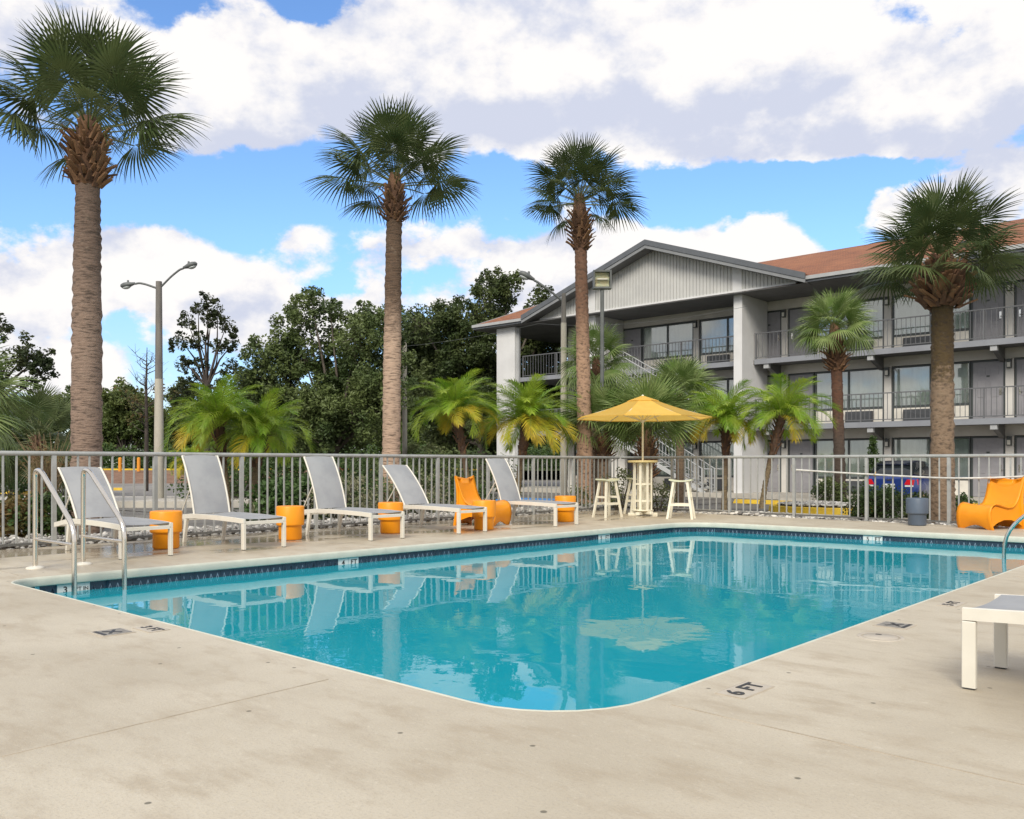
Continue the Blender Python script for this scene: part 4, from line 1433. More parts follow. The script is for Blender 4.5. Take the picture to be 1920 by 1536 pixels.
def lamp_post(px, Y, zt, arms, label, r0=.15, base=-.12, split=.55):
    x, y = G(px, Y)
    t = thing('lamp_post', label, 'street lamp', (x, y, base), 0, 'street lamps round the parking lot')
    h = zt - base
    MB().tube([(0, 0, 0), (0, 0, h * split)], [r0, r0 * .78], 14).obj('pole', M['post'], t)
    MB().tube([(0, 0, h * split + .002), (0, 0, h)], [r0 * .74, r0 * .58], 14).obj('upper_pole', M['postdark'] if split < .9 else M['post'], t)
    for pts in arms:
        w_ = [Vector((0, 0, h - .25))]
        for rr, up in pts:
            v = RX * rr
            w_.append(Vector((v.x, v.y, h + up)))
        MB().tube(smooth_path(w_, .4, 5), .035, 8).obj('arm', M['lamphead'], t)
        cobra_head(t, w_[-1], w_[-1] - w_[-2])
    return t


lamp_post(298, 29.5, 7.15, [[(.42, .18), (.70, .40), (.82, .44)], [(-.45, -.09), (-.66, -.05), (-.80, -.08)]], 'tall double armed street lamp left of the feathery palms', .17)
lamp_post(1057, 25.5, 5.98, [[(-.45, .12), (-.78, .34), (-.86, .38)]], 'single arm street lamp beside the third tall palm, against the gable', .105, split=.86)
lamp_post(759, 40, 6.6, [[(-.5, .10), (-.95, .12)]], 'pale street lamp mostly hidden behind the second tall palm', .12, split=.97)
x, y = G(1129, 22.5)
t = thing('floodlight', 'square floodlight on a thin dark pole before the motel gable', 'floodlight', (x, y, -.05), cam.rotation_euler.z)
MB().tube([(0, 0, 0), (0, 0, 5.55)], .05, 12).obj('pole', M['lamphead'], t)
hx = MB()
zc, hw = 5.80, .235
hx.box(-hw, hw, -.10, .10, zc - hw, zc - hw + .045).box(-hw, hw, -.10, .10, zc + hw - .045, zc + hw)
hx.box(-hw, -hw + .045, -.10, .10, zc - hw + .046, zc + hw - .046).box(hw - .045, hw, -.10, .10, zc - hw + .046, zc + hw - .046).box(-hw + .046, hw - .046, .05, .10, zc - hw + .046, zc + hw - .046)
hx.obj('housing', M['lamphead'], t)
M['reflector'] = mat('reflector', (.80, .74, .50), .35, (.66, .72, .55), 9.)
rf = MB()
for i in range(4):
    z0 = zc - .18 + i * .09
    rf.add([(-.18, -.02 + .05 * (i % 2), z0), (.18, -.02 + .05 * (i % 2), z0), (.18, .03 - .05 * (i % 2), z0 + .09), (-.18, .03 - .05 * (i % 2), z0 + .09)], [(0, 1, 2, 3), (3, 2, 1, 0)])
rf.obj('reflector', M['reflector'], t)
MB().tube([(-.13, -.03, zc + .01), (.13, -.03, zc + .01)], .025, 8).obj('bulb', M['lampglass'], t)

# overhead line across the lot
a, b, c_ = Vector((*G(600, 46), 7.0)), Vector((*G(1010, 40), 7.4)), Vector((*G(1400, 30), 6.4))
MB().tube([a.lerp(b, k / 8) - Vector((0, 0, .35 * (1 - (2 * k / 8 - 1) ** 2))) for k in range(9)] + [b.lerp(c_, k / 8) - Vector((0, 0, .3 * (1 - (2 * k / 8 - 1) ** 2))) for k in range(1, 9)], .006, 5).obj(
    'overhead_cable', M['lamphead'])
tag(bpy.data.objects['overhead_cable'], 'thin dark cable slung across the lot towards the motel', 'cable')

# ------------------------------------------------------------------ parked car
M['carblue'] = mat('blue_car_paint', (.012, .035, .17), .25, coat=.6)
M['cardark'] = mat('dark_car_roof', (.006, .010, .03), .3, coat=.4)
M['carglass'] = mat('tinted_car_glass', (.012, .016, .018), .05)
M['tyre'] = mat('tyre_rubber', (.02, .02, .02), .8)
M['red'] = mat('red_lamp', (.55, .012, .02), .15)
M['plastic'] = mat('black_trim', (.02, .02, .022), .5)


def car(x, y, rz):
    t = thing('parked_car', 'blue compact car parked nose in before the motel, seen from behind', 'car', (x, y, -.31), rz)
    # local: +y forward, rear at y=0
    st = [(0.0, .36, .88, .70), (.05, .27, .96, .78), (.25, .22, 1.00, .82), (.9, .2, .99, .845), (2.0, .2, .95, .85), (3.0, .2, .92, .84), (3.7, .22, .84, .80), (3.98, .3, .66, .70), (4.05, .38, .56, .6)]
    rings = []
    for yy, z0, z1, hw in st:
        zm = z0 + (z1 - z0) * .55
        rings.append([(-hw * .86, yy, z0), (hw * .86, yy, z0), (hw * .98, yy, z0 + .12), (hw, yy, zm), (hw * .94, yy, z1 - .06), (hw * .80, yy, z1), (-hw * .80, yy, z1), (-hw * .94, yy, z1 - .06), (-hw, yy, zm), (-hw * .98, yy, z0 + .12)])
    MB().loft(rings, sm=True).obj('body', M['carblue'], t)
    gs = [(.12, .98, .60, 1.0, .60), (.5, .985, .70, 1.36, .55), (.9, .985, .74, 1.43, .56), (1.8, .96, .75, 1.44, .57), (2.4, .94, .74, 1.36, .55), (3.0, .91, .72, .93, .66)]
    rings = []
    for yy, z0, w0, z1, w1 in gs:
        rings.append([(-w0, yy, z0 - .03), (w0, yy, z0 - .03), (w0 * .5 + w1 * .5 + .03, yy, (z0 + z1) / 2), (w1, yy, z1 - .02), (w1 * .6, yy, z1), (-w1 * .6, yy, z1), (-w1, yy, z1 - .02), (-(w0 * .5 + w1 * .5 + .03), yy, (z0 + z1) / 2)])
    MB().loft(rings, sm=True).obj('window_band', M['carglass'], t)
    rr = []
    for yy, z, hw in ((.42, 1.345, .50), (.9, 1.445, .555), (1.8, 1.455, .57), (2.38, 1.375, .53)):
        rr.append([(-hw, yy, z - .03), (-hw * .6, yy, z + .004), (hw * .6, yy, z + .004), (hw, yy, z - .03), (hw * .6, yy, z - .035), (-hw * .6, yy, z - .035)])
    MB().loft(rr, sm=True).obj('roof', M['cardark'], t)
    for s in (-1, 1):
        b = MB()
        b.loft([[(s * .44, -.005, .72), (s * .70, -.005, .70), (s * .71, -.005, .86), (s * .52, -.005, .88)], [(s * .46, .1, .72), (s * .80, .16, .71), (s * .79, .2, .88), (s * .54, .12, .90)]])
        b.obj('tail_lamp', M['red'], t)
        MB().box(min(s * .46, s * .70), max(s * .46, s * .70), -.012, .05, .655, .70).obj('reversing_lamp', M['tilewhite'], t)
        for yy in (.75, 3.25):
            wh = MB().lathe([(.17, -.09), (.30, -.095), (.315, -.07), (.315, .07), (.30, .095), (.17, .09)], 24, cap=False)
            me = wh.mesh('wheel', M['tyre'])
            wo = mk('wheel', me, t, loc=(s * .735, yy, .315), rot=(0, PI / 2, 0))
            mk('rim', MB().lathe([(0, .06), (.05, .07), (.12, .05), (.175, .08), (.175, -.08), (0, -.08)], 20, cap=False).mesh('rim', M['lamphead']), wo, rot=(0, 0 if s > 0 else PI, 0))
    MB().box(-.17, .17, -.03, .02, .60, .74).obj('number_plate', M['tilewhite'], t)
    MB().box(-.12, .12, -.033, -.031, .64, .70).obj('plate_print', mat('plate_print', (.30, .34, .30), .6), t)
    MB().box(-.68, .68, -.03, .2, .30, .42).obj('bumper_trim', M['plastic'], t)
    MB().box(-.07, .07, -.012, .02, .84, .875).obj('badge', M['chrome'], t)


x, y = G(1667, 27.0)
car(x, y, math.radians(3))

# ------------------------------------------------------------------ palms
M['fan'] = leaf_mat('sabal_frond', (.055, .085, .028), (.115, .145, .055), .30, .40, 1.5)
M['fan2'] = leaf_mat('young_fan_frond', (.15, .235, .06), (.29, .36, .14), .30, .40, 2.5)
M['fandry'] = leaf_mat('dry_frond', (.13, .095, .045), (.20, .16, .08), .25, .7, 3.)
M['petiole'] = mat('petiole_green', (.11, .14, .05), .5, (.16, .17, .07), 3.)
M['boot'] = mat('dead_leaf_base', (.17, .085, .042), .85, (.30, .17, .09), 2.5, bump=.01, bscale=30)
M['bootdark'] = mat('dark_leaf_base', (.085, .045, .028), .9, (.17, .09, .05), 3., bump=.01, bscale=30)
M['date'] = leaf_mat('date_leaflet', (.20, .36, .03), (.40, .52, .06), .40, .38, 1.8)
M['dateold'] = leaf_mat('yellowing_leaflet', (.46, .46, .035), (.62, .47, .05), .40, .5, 2.2)
M['rachis'] = mat('date_rachis', (.26, .32, .06), .5)


def fan_mesh(seed, Lp, Lb, nseg=38, spread=2.35, droop=.22, m='fan'):
    r = random.Random(seed)
    b = MB()
    pts = [(Lp * t, 0, -.10 * Lp * t * t) for t in (0, .33, .66, 1)]
    b.tube(pts, [.022, .016, .013, .011], 4, 1, cap=False)
    hz = -.10 * Lp
    half = spread / (nseg - 1)
    for i in range(nseg):
        ph = -spread + 2 * spread * i / (nseg - 1)
        l = Lb * (.74 + .26 * math.cos(ph * .55)) * r.uniform(.93, 1.05)
        hub = Vector((Lp + .20 * Lb * max(0, math.cos(ph)) * .8, 0, hz))
        d = Vector((math.cos(ph), math.sin(ph), 0))
        s = Vector((-d.y, d.x, 0))
        extra = r.uniform(-.03, .09)
        kink = r.uniform(0, .14)
        rows = []
        for q, wf in ((.04, 1), (.42, 1.0), (.62, .70), (.84, .36), (1.0, .05)):
            rad = q * l
            hw = math.tan(half) * min(rad, .46 * l) * 1.06 * wf
            z = -droop * Lb * q * q - .22 * Lb * abs(math.sin(ph / 2)) ** 2 * q - extra * Lb * q ** 2 - kink * Lb * max(0, q - .6) ** 1.3 * 2.2
            c = hub + d * rad * (1 - .05 * q) + Vector((0, 0, z))
            up = Vector((0, 0, .38 * hw))
            rows.append((c - s * hw, c + up, c + s * hw))
        vs = [p for row in rows for p in row]
        fs = []
        for k in range(4):
            a = 3 * k
            fs += [(a, a + 3, a + 4, a + 1), (a + 1, a + 4, a + 5, a + 2)]
        b.add(vs, fs, 0)
    return b.mesh('frond', [M[m], M['petiole']])


FAN = [fan_mesh(s, .92, .84, 40, 2.3, dr) for s, dr in ((1, .08), (2, .16), (3, .24), (4, .32))]
FANY = [fan_mesh(s, .70, .85, 34, 2.2, dr, 'fan2') for s, dr in ((11, .12), (12, .3), (13, .5))]


def place_frond(me, parent, z, az, el, roll, sc=1.0, r0=.05, name='frond'):
    Mx = Matrix.Translation((r0 * math.cos(az), r0 * math.sin(az), z)) @ Matrix.Rotation(az, 4, 'Z') @ Matrix.Rotation(-el, 4, 'Y') @ Matrix.Rotation(roll, 4, 'X') @ Matrix.Scale(sc, 4)
    return mk(name, me, parent, M=Mx)


boot_b = MB()
boot_b.loft([[(-.01, -.055, 0), (.03, -.045, 0), (.03, .045, 0), (-.01, .055, 0)], [(.05, -.04, .10), (.075, -.03, .09), (.075, .03, .09), (.05, .04, .10)],
             [(.14, -.03, .23), (.155, -.02, .215), (.155, .02, .215), (.14, .03, .23)]])
boot_me = boot_b.mesh('leaf_base', M['boot'])
bootd_me = boot_b.mesh('leaf_base', M['bootdark'])


def trunk_tube(r, pts, rad, rings, rough, n=16):
    """ringed, slightly irregular trunk through pts"""
    pts = [Vector(p) for p in pts]
    b = MB()
    L = len(pts) - 1
    rr = []
    for i in range(rings + 1):
        t = i / rings * L
        k = min(int(t), L - 1)
        f = t - k
        f2 = f * f * (3 - 2 * f)
        p = pts[k].lerp(pts[k + 1], f)
        q = (rad[k] * (1 - f2) + rad[k + 1] * f2)
        ring = []
        step = 1 + (rough if i % 2 else -rough * .4)
        for j in range(n):
            a = 2 * PI * j / n
            w_ = q * step * (1 + r.uniform(-rough, rough) * .9)
            ring.append((p.x + w_ * math.cos(a), p.y + w_ * math.sin(a), p.z))
        rr.append(ring)
    b.loft(rr, sm=True)
    return b


def sabal(px, Y, ztop, base_z, rad, label, boots, seed, fans=FAN, n=46, sc=1.0, tr=None, lean=(0, 0), low=-28, boot_mix=.5, group='tall cabbage palms beyond the fence', crown_r=.05, rough=.055, rings=None):
    """ztop = height of the growing point; rad = trunk radii bottom/mid/top; boots = (z from, z to, radius, count)"""
    r = random.Random(seed)
    x, y = G(px, Y)
    t = thing('cabbage_palm', label, 'palm tree', (x, y, base_z), r.uniform(0, 6), group)
    t.rotation_euler.z = 0
    lx, ly = lean
    H = ztop - base_z
    b0 = boots[0] - base_z
    P = lambda z: Vector((lx * (z / H) ** 1.5, ly * (z / H) ** 1.5, z))
    zs = [0, H * .15, H * .4, H * .65, b0]
    pts = [P(z) for z in zs]
    rd = [rad[0] * 1.10, rad[0], rad[1], (rad[1] + rad[2]) / 2, rad[2]]
    trunk_tube(r, pts, rd, rings or max(20, int(b0 / .075)), rough).obj('trunk', tr, t)
    core = [(P(b0), rad[2] * 1.03), (P((b0 + H) / 2), boots[2] * .72), (P(H), boots[2] * .42)]
    MB().tube([c[0] for c in core], [c[1] for c in core], 12).obj('heart', M['bootdark'], t)
    nb = int(boots[3] * 1.7)
    for i in range(nb):
        f = i / nb
        z = b0 + (boots[1] - boots[0]) * (f * .92) - .04
        az = i * 2.39996 + r.uniform(-.2, .2)
        q = P(z)
        bulge = boots[2] * (.62 + .38 * math.sin(PI * min(1, .15 + .8 * f)))
        rr_ = bulge * .72
        Mx = Matrix.Translation((q.x + rr_ * math.cos(az), q.y + rr_ * math.sin(az), z)) @ Matrix.Rotation(az, 4, 'Z') @ Matrix.Rotation(r.uniform(-.35, .5) + .25 * (1 - f), 4, 'Y') @ Matrix.Rotation(r.uniform(-.5, .5), 4, 'Z') @ Matrix.Scale(r.uniform(.55, .95) * boots[2] / .26, 4)
        mk('leaf_base', boot_me if r.random() < boot_mix * .8 + .4 * (f - .4) else bootd_me, t, M=Mx)
    top = P(H)
    for i in range(n):
        f = (i + .5) / n
        el = math.radians(86 - (86 - low) * f ** .85)
        az = i * 2.39996 + r.uniform(-.25, .25)
        k = min(len(fans) - 1, int(f * len(fans)))
        o = place_frond(fans[k], t, H - .30 * sc * f, az, el, r.uniform(-.5, .5), sc * r.uniform(.9, 1.06) * (1 - .12 * (1 - f)), crown_r)
        o.location.x += top.x
        o.location.y += top.y
    return t


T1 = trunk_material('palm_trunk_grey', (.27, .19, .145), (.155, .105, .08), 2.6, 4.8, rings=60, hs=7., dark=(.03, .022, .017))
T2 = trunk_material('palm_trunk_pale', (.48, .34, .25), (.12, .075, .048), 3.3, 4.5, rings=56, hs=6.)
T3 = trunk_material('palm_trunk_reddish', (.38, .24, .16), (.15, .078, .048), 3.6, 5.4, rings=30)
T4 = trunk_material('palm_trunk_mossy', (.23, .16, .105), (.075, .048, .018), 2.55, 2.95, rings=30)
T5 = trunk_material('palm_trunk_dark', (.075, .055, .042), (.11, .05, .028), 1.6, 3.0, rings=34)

sabal(162, 12.9, 6.12, -.05, (.205, .205, .165), 'tallest cabbage palm, thick trunk near the left picture edge', (5.12, 5.98, .275, 70), 21, n=31, sc=.92, tr=T1, lean=(.06, 0), boot_mix=.75, low=4)
sabal(733, 17.2, 6.72, -.05, (.175, .17, .15), 'slim cabbage palm with a pale lower trunk, between the two big oaks', (5.80, 6.52, .25, 48), 22, n=31, sc=.90, tr=T2, lean=(.06, .05), low=2)
sabal(1097, 22.0, 7.78, -.05, (.20, .17, .15), 'cabbage palm rising left of the floodlight, before the gable', (6.42, 7.42, .29, 56), 23, n=31, sc=.90, tr=T3, lean=(-.12, -.08), low=-4)
sabal(1767, 16.6, 5.0, -.05, (.21, .20, .185), 'stout cabbage palm with a mossy trunk before the right wing', (4.02, 4.78, .43, 90), 24, n=40, sc=.93, tr=T4, low=-8, boot_mix=.55)
sabal(1575, 25.4, 5.10, -.16, (.165, .15, .155), 'small cabbage palm with grey green fronds on the yellow kerbed island', (3.75, 4.58, .30, 44), 25, fans=FANY, n=38, sc=.80, tr=T5, lean=(-.12, -.1), low=-18, boot_mix=.8)
# low fan palms in front of the motel
GF = 'low fan palms before the motel stair'
sabal(1118, 24.3, 4.0, -.1, (.15, .13, .12), 'low fan palm rising behind the floodlight pole', (3.0, 3.8, .20, 30), 31, fans=FANY, n=30, sc=.78, tr=T4, low=-28, group=GF)
sabal(1132, 22.6, 2.05, -.1, (.18, .18, .19), 'low fan palm with a rough trunk left of the umbrella', (1.1, 1.9, .26, 34), 32, fans=FANY, n=30, sc=.92, tr=T4, low=12, group=GF, boot_mix=.8)
sabal(1213, 21.8, 1.95, -.1, (.15, .15, .19), 'low fan palm right behind the umbrella pole', (.75, 1.75, .27, 36), 33, fans=FANY, n=32, sc=1.0, tr=T4, low=28, group=GF, boot_mix=.95)
sabal(1275, 25.2, 3.1, -.2, (.12, .11, .12), 'low fan palm with silvery fronds hiding the stair handrail', (2.2, 3.0, .20, 26), 34, fans=FANY, n=34, sc=.85, tr=T4, low=-12, group=GF)
GL = 'fan palms at the left picture edge'
sabal(-88, 15.5, 2.30, -.1, (.15, .15, .15), 'fan palm with bright hanging fronds cut by the left picture edge', (1.75, 2.3, .22, 24), 35, fans=FANY, n=34, sc=.95, tr=T4, low=-62, group=GL)
sabal(70, 26, 1.9, -.3, (.16, .16, .16), 'low fan palm left of the tallest trunk', (1.2, 1.8, .22, 20), 36, fans=FAN, n=30, sc=1.05, tr=T4, low=-45, group=GL)


# feathery date palms
def date_mesh(seed, L, bend, m, nl=46):
    r = random.Random(seed)
    b = MB()
    pts = []
    x = z = 0
    N = 12
    for i in range(N + 1):
        t = i / N
        pts.append(Vector((x, 0, z)))
        a = -bend * (t ** 1.3)
        x += math.cos(a) * L / N
        z += math.sin(a) * L / N
    b.tube(pts, [.013 - .010 * i / N for i in range(N + 1)], 4, 1, cap=False)
    for i in range(nl):
        t = .13 + .87 * i / nl
        k = min(int(t * N), N - 1)
        p = pts[k].lerp(pts[k + 1], t * N - k)
        tg = (pts[k + 1] - pts[k]).normalized()
        up = Vector((-tg.z, 0, tg.x))
        ll = L * .27 * (math.sin(PI * min(1, .12 + .86 * t)) ** .7) * r.uniform(.85, 1.1) + .03
        for s in (-1, 1):
            d = (tg * (.55 + .35 * t) + Vector((0, s, 0)) * (.85 - .35 * t) + up * r.uniform(-.05, .25)).normalized()
            w_ = tg.cross(d).cross(d).normalized() * .0072
            m1 = p + d * ll * .5
            e = p + d * ll - Vector((0, 0, .24 * ll + r.uniform(0, .2) * ll))
            b.add([p - w_ * .7, p + w_ * .7, m1 + w_, m1 - w_, e], [(0, 1, 2, 3), (3, 2, 4)], 0)
    return b.mesh('frond', [M[m], M['rachis']])


DATE = [date_mesh(s, 1.38, bd, 'date', 54) for s, bd in ((41, 1.3), (42, 1.7), (43, 2.1), (44, 2.5))]
DATEO = [date_mesh(s, 1.3, bd, 'dateold', 50) for s, bd in ((45, 1.9), (46, 2.4))]
DTR = trunk_material('date_trunk', (.20, .15, .085), (.10, .055, .038), .8, 1.5, rings=40)


def date_palm(px, Y, zc, base_px, base_z, label, seed, sc=1.0, n=38, old=.2, rad=.075):
    r = random.Random(seed)
    bx, by = G(base_px, Y)
    cx, cyy = G(px, Y)
    t = thing('date_palm', label, 'palm tree', (bx, by, base_z), 0, 'feathery pygmy date palms beyond the fence')
    H = zc - base_z
    lx, ly = cx - bx, cyy - by
    pts = [(lx * f ** 1.3, ly * f ** 1.3, H * f) for f in (0, .25, .5, .75, 1.0)]
    trunk_tube(r, pts, [rad, rad * .8, rad * .85, rad * 1.25, rad * 1.5], max(16, int(H / .05)), .10, 12).obj('trunk', DTR, t)
    for i in range(26):
        f = i / 26
        z = H * (.62 + .38 * f)
        k = (z / H) ** 1.3
        az = i * 2.39996
        Mx = Matrix.Translation((lx * k + rad * .9 * math.cos(az), ly * k + rad * .9 * math.sin(az), z - .1)) @ Matrix.Rotation(az, 4, 'Z') @ Matrix.Rotation(r.uniform(-.5, .1), 4, 'Y') @ Matrix.Scale(r.uniform(.55, .9), 4)
        mk('leaf_base', bootd_me if r.random() < .7 else boot_me, t, M=Mx)
    for i in range(n):
        f = (i + .5) / n
        el = math.radians(84 - 66 * f ** .75)
        az = i * 2.39996 + r.uniform(-.3, .3)
        if f > 1 - old and r.random() < .75:
            me = r.choice(DATEO)
        else:
            me = DATE[min(3, int(f * 3.2 + r.uniform(0, .8)))]
        o = place_frond(me, t, H - .05 - .1 * f, az, el, r.uniform(-.4, .4), sc * r.uniform(.85, 1.1), .04)
        o.location.x += lx
        o.location.y += ly


date_palm(408, 17.8, 1.92, 430, -.1, 'feathery date palm right of the double lamp post, left of a touching pair', 51, .92, 32, .06)
date_palm(492, 18.4, 1.72, 470, -.1, 'feathery date palm over the second lounger, right of a touching pair', 52, .90, 32, .06, .085)
date_palm(853, 20.4, 2.30, 884, -.1, 'feathery date palm with a bent pale stem above the orange chair', 53, .88, 36, .3)
date_palm(988, 21.4, 2.10, 968, -.1, 'yellowing feathery date palm in front of the left white pier', 54, 1.05, 40, .35, .09)
date_palm(1362, 22.2, 2.15, 1358, -.15, 'feathery date palm just left of the tall right pier', 55, .98, 38, .3, .08)
date_palm(1467, 21.6, 2.25, 1428, -.05, 'feathery date palm with a slanting stem right of the tall pier', 56, .98, 34, .15, .075)
date_palm(365, 24.5, 1.15, 370, -.25, 'small yellow date palm low beneath the larger pair', 57, .62, 26, .5, .06)


# ------------------------------------------------------------------ broadleaf trees, shrubs
def leaf_cloud(b, r, c, rad, n, s, mi=0, flat=1.0):
    for _ in range(n):
        while True:
            p = Vector((r.uniform(-1, 1), r.uniform(-1, 1), r.uniform(-1, 1)))
            if p.length < 1:
                break
        p = p * (.55 + .45 * p.length)
        q = Vector(c) + Vector((p.x * rad, p.y * rad, p.z * rad * flat))
        u = Vector((r.gauss(0, 1), r.gauss(0, 1), r.gauss(0, .7))).normalized()
        v = u.orthogonal().normalized()
        v = (v * math.cos(r.uniform(0, 6)) + u.cross(v) * math.sin(r.uniform(0, 6)))
        v = (v - u * v.dot(u)).normalized()
        l = s * r.uniform(.6, 1.3)
        a = q - u * l * .5
        e = q + u * l * .5
        m = q + v.cross(u) * l * .1
        b.add([a, m - v * l * .26, e, m + v * l * .26], [(0, 1, 2, 3)], mi)


M['bark'] = mat('oak_bark', (.085, .07, .055), .95, (.14, .12, .10), 3., bump=.03, bscale=14)
M['barkdark'] = mat('dark_bark', (.05, .04, .035), .95, (.08, .065, .055), 3.)
M['oak'] = leaf_mat('oak_leaf', (.056, .088, .028), (.14, .18, .062), .22, .45, .7)
M['wood'] = leaf_mat('wood_leaf', (.08, .12, .034), (.145, .18, .055), .25, .5, .35)
M['gum'] = leaf_mat('gum_leaf', (.03, .048, .018), (.07, .085, .03), .25, .45, 1.)
M['shrub'] = leaf_mat('shrub_leaf', (.045, .095, .025), (.09, .15, .045), .3, .4, 4.)
M['hedge'] = leaf_mat('hedge_leaf', (.035, .068, .018), (.075, .125, .032), .25, .45, 6.)
M['pale'] = leaf_mat('pale_leaf', (.13, .17, .06), (.24, .27, .12), .3, .5, 4.)
M['variegated'] = leaf_mat('variegated_leaf', (.14, .17, .08), (.42, .40, .26), .3, .5, 9.)
M['redleaf'] = leaf_mat('red_leaf', (.16, .022, .025), (.10, .03, .025), .3, .4, 5.)
M['twig'] = mat('dry_twig', (.30, .22, .12), .9, (.22, .15, .08), 5.)
M['brownleaf'] = leaf_mat('brown_leaf', (.16, .10, .035), (.10, .10, .03), .3, .6, 2.)


def broadleaf(px, Y, base_z, label, seed, spec, trunk_h, trunk_r, m, s, nl, bark='bark', group=None, name='oak_tree', lean=0.):
    """spec: list of (dx across the view, dz height, depth offset, radius) leaf masses relative to the trunk foot"""
    r = random.Random(seed)
    x, y = G(px, Y)
    t = thing(name, label, 'tree', (x, y, base_z), 0, group)
    fork = Vector((0, 0, trunk_h))
    tb = MB()
    tb.tube([(0, 0, -.3), (0, 0, trunk_h * .3), (lean * .5, 0, trunk_h * .7), (lean, 0, trunk_h)], [trunk_r * 1.3, trunk_r, trunk_r * .9, trunk_r * .8], 10)
    fork.x = lean
    crown = MB()
    for dx, dz, dd, rad in spec:
        c = RX * dx + RY * dd + Vector((0, 0, dz))
        mid = fork.lerp(c, .5) + Vector((r.uniform(-.3, .3), r.uniform(-.3, .3), r.uniform(0, .4)))
        tb.tube([fork, mid, c], [trunk_r * .5, trunk_r * .28, trunk_r * .06], 6)
        nsub = max(6, int(10 * rad))
        leaf_cloud(crown, r, c, rad * .95, int(nl * rad * rad * 2.2), s)
        for k in range(nsub):
            d = Vector((r.gauss(0, 1), r.gauss(0, 1), r.gauss(0, .8))).normalized()
            q = c + d * rad * r.uniform(.7, 1.25)
            sr = rad * r.uniform(.22, .42)
            tb.tube([c.lerp(q, .1), q], [trunk_r * .08, trunk_r * .02], 4, cap=False)
            leaf_cloud(crown, r, q, sr, int(18 + nl * sr * sr * 3.2), s)
    tb.obj('trunk', M[bark], t)
    crown.obj('crown', M[m], t, kind='stuff')
    return t


def masses(seed, w_, z0, z1, n, rad, shape=None, d=1.0):
    r = random.Random(seed)
    out = []
    while len(out) < n:
        u, v = r.uniform(-1, 1), r.uniform(0, 1)
        lim = shape(v) if shape else math.sqrt(max(0, 1 - (2 * v - 1) ** 2)) ** .8
        if abs(u) <= lim:
            out.append((u * w_, z0 + (z1 - z0) * v, r.uniform(-1, 1) * w_ * .6 * d, rad * r.uniform(.7, 1.25)))
    return out


oakshape = lambda v: min(1, .55 + 1.1 * v) * math.sqrt(max(0, 1 - max(0, v - .35) ** 2 / .46)) if v > .12 else .55
broadleaf(628, 37, -.3, 'dark spreading oak with ragged top left of the second palm', 61,
          [(u - .2, z, d, q) for u, z, d, q in masses(61, 3.15, 1.8, 7.6, 36, 1.0, oakshape)] + [(-3.0, 3.9, 0, .8), (-3.4, 4.6, .3, .55), (-1.0, 8.2, 0, .6), (-.2, 7.8, 0, .55), (1.3, 7.6, 0, .6), (-2.2, 6.2, 0, .7), (1.8, 7.2, 0, .5)],
          1.9, .22, 'oak', .17, 330, group='big oaks behind the parking lot')
broadleaf(905, 49, -.3, 'broad dark oak filling the gap between second palm and motel', 62,
          [(u, z, d, q) for u, z, d, q in masses(62, 4.7, 2.6, 10.0, 38, 1.35, oakshape)] + [(.5, 11.0, 0, 1.1), (1.4, 11.2, 0, .9), (-2.2, 9.6, 0, 1.0), (3.2, 10.2, 0, .9), (3.4, 8.8, 0, 1.1), (-3.6, 8.4, 0, 1.0)],
          2.4, .34, 'oak', .20, 300, group='big oaks behind the parking lot')
broadleaf(-70, 31, -.3, 'oak reaching in from the left picture edge, branches over the shrubs', 63,
          [(u - .6, z, d, q) for u, z, d, q in masses(63, 2.0, 4.2, 7.2, 14, .75)] + [(1.7, 4.9, 0, .6), (2.2, 5.2, .1, .55), (2.6, 5.0, 0, .5), (2.75, 4.5, 0, .42), (2.4, 4.2, 0, .3), (1.2, 6.0, 0, .5), (1.5, 3.6, 0, .45), (1.9, 2.9, 0, .4), (1.0, 4.2, 0, .5)],
          2.4, .24, 'gum', .15, 330, bark='barkdark')
broadleaf(388, 45, -.3, 'slender tree with tufted open branches right of the lamp post', 64,
          [(0, 9.7, 0, .42), (.55, 9.2, 0, .4), (-.5, 9.3, .2, .4), (1.0, 8.4, 0, .5), (-1.0, 8.6, 0, .5), (.2, 8.6, 0, .45), (-1.3, 7.6, 0, .55), (1.35, 7.5, 0, .5), (-.4, 7.6, 0, .5), (.6, 7.3, 0, .45), (-1.2, 6.4, 0, .5), (1.2, 6.3, 0, .55),
           (-.3, 6.3, 0, .45), (-.8, 5.4, 0, .5), (.8, 5.2, 0, .55), (0, 5.0, 0, .5), (-1.5, 5.0, 0, .5), (1.6, 4.6, 0, .6), (.1, 9.0, .2, .3)], 5.2, .16, 'gum', .17, 260, bark='barkdark', name='slender_tree')
# bare tree by the lamp
r = random.Random(65)
x, y = G(274, 43)
t = thing('bare_tree', 'nearly leafless dark tree just left of the double lamp post', 'tree', (x, y, -.3), 0)
tb = MB()
tb.tube([(0, 0, 0), (.05, 0, 2.5), (0, 0, 5.2), (.1, 0, 7.0)], [.12, .10, .06, .015], 8)
lc = MB()
for k in range(26):
    z = r.uniform(2.6, 6.4)
    a = r.uniform(0, 2 * PI)
    L = r.uniform(.7, 1.6) * (1.25 - z / 9)
    e = Vector((L * math.cos(a), L * math.sin(a), z + L * .75))
    m = Vector((e.x * .5, e.y * .5, z + L * .25))
    tb.tube([(0, 0, z), m, e], [.028, .016, .005], 5)
    for q in range(5):
        f = m.lerp(e, r.random()) + Vector((r.uniform(-.4, .4), r.uniform(-.4, .4), r.uniform(0, .5)))
        tb.tube([m.lerp(e, r.random()), f], [.010, .004], 4, cap=False)
        if z < 4.6:
            leaf_cloud(lc, r, f, .25, 5, .16)
tb.obj('trunk', M['barkdark'], t)
lc.obj('remaining_leaves', M['brownleaf'], t, kind='stuff')

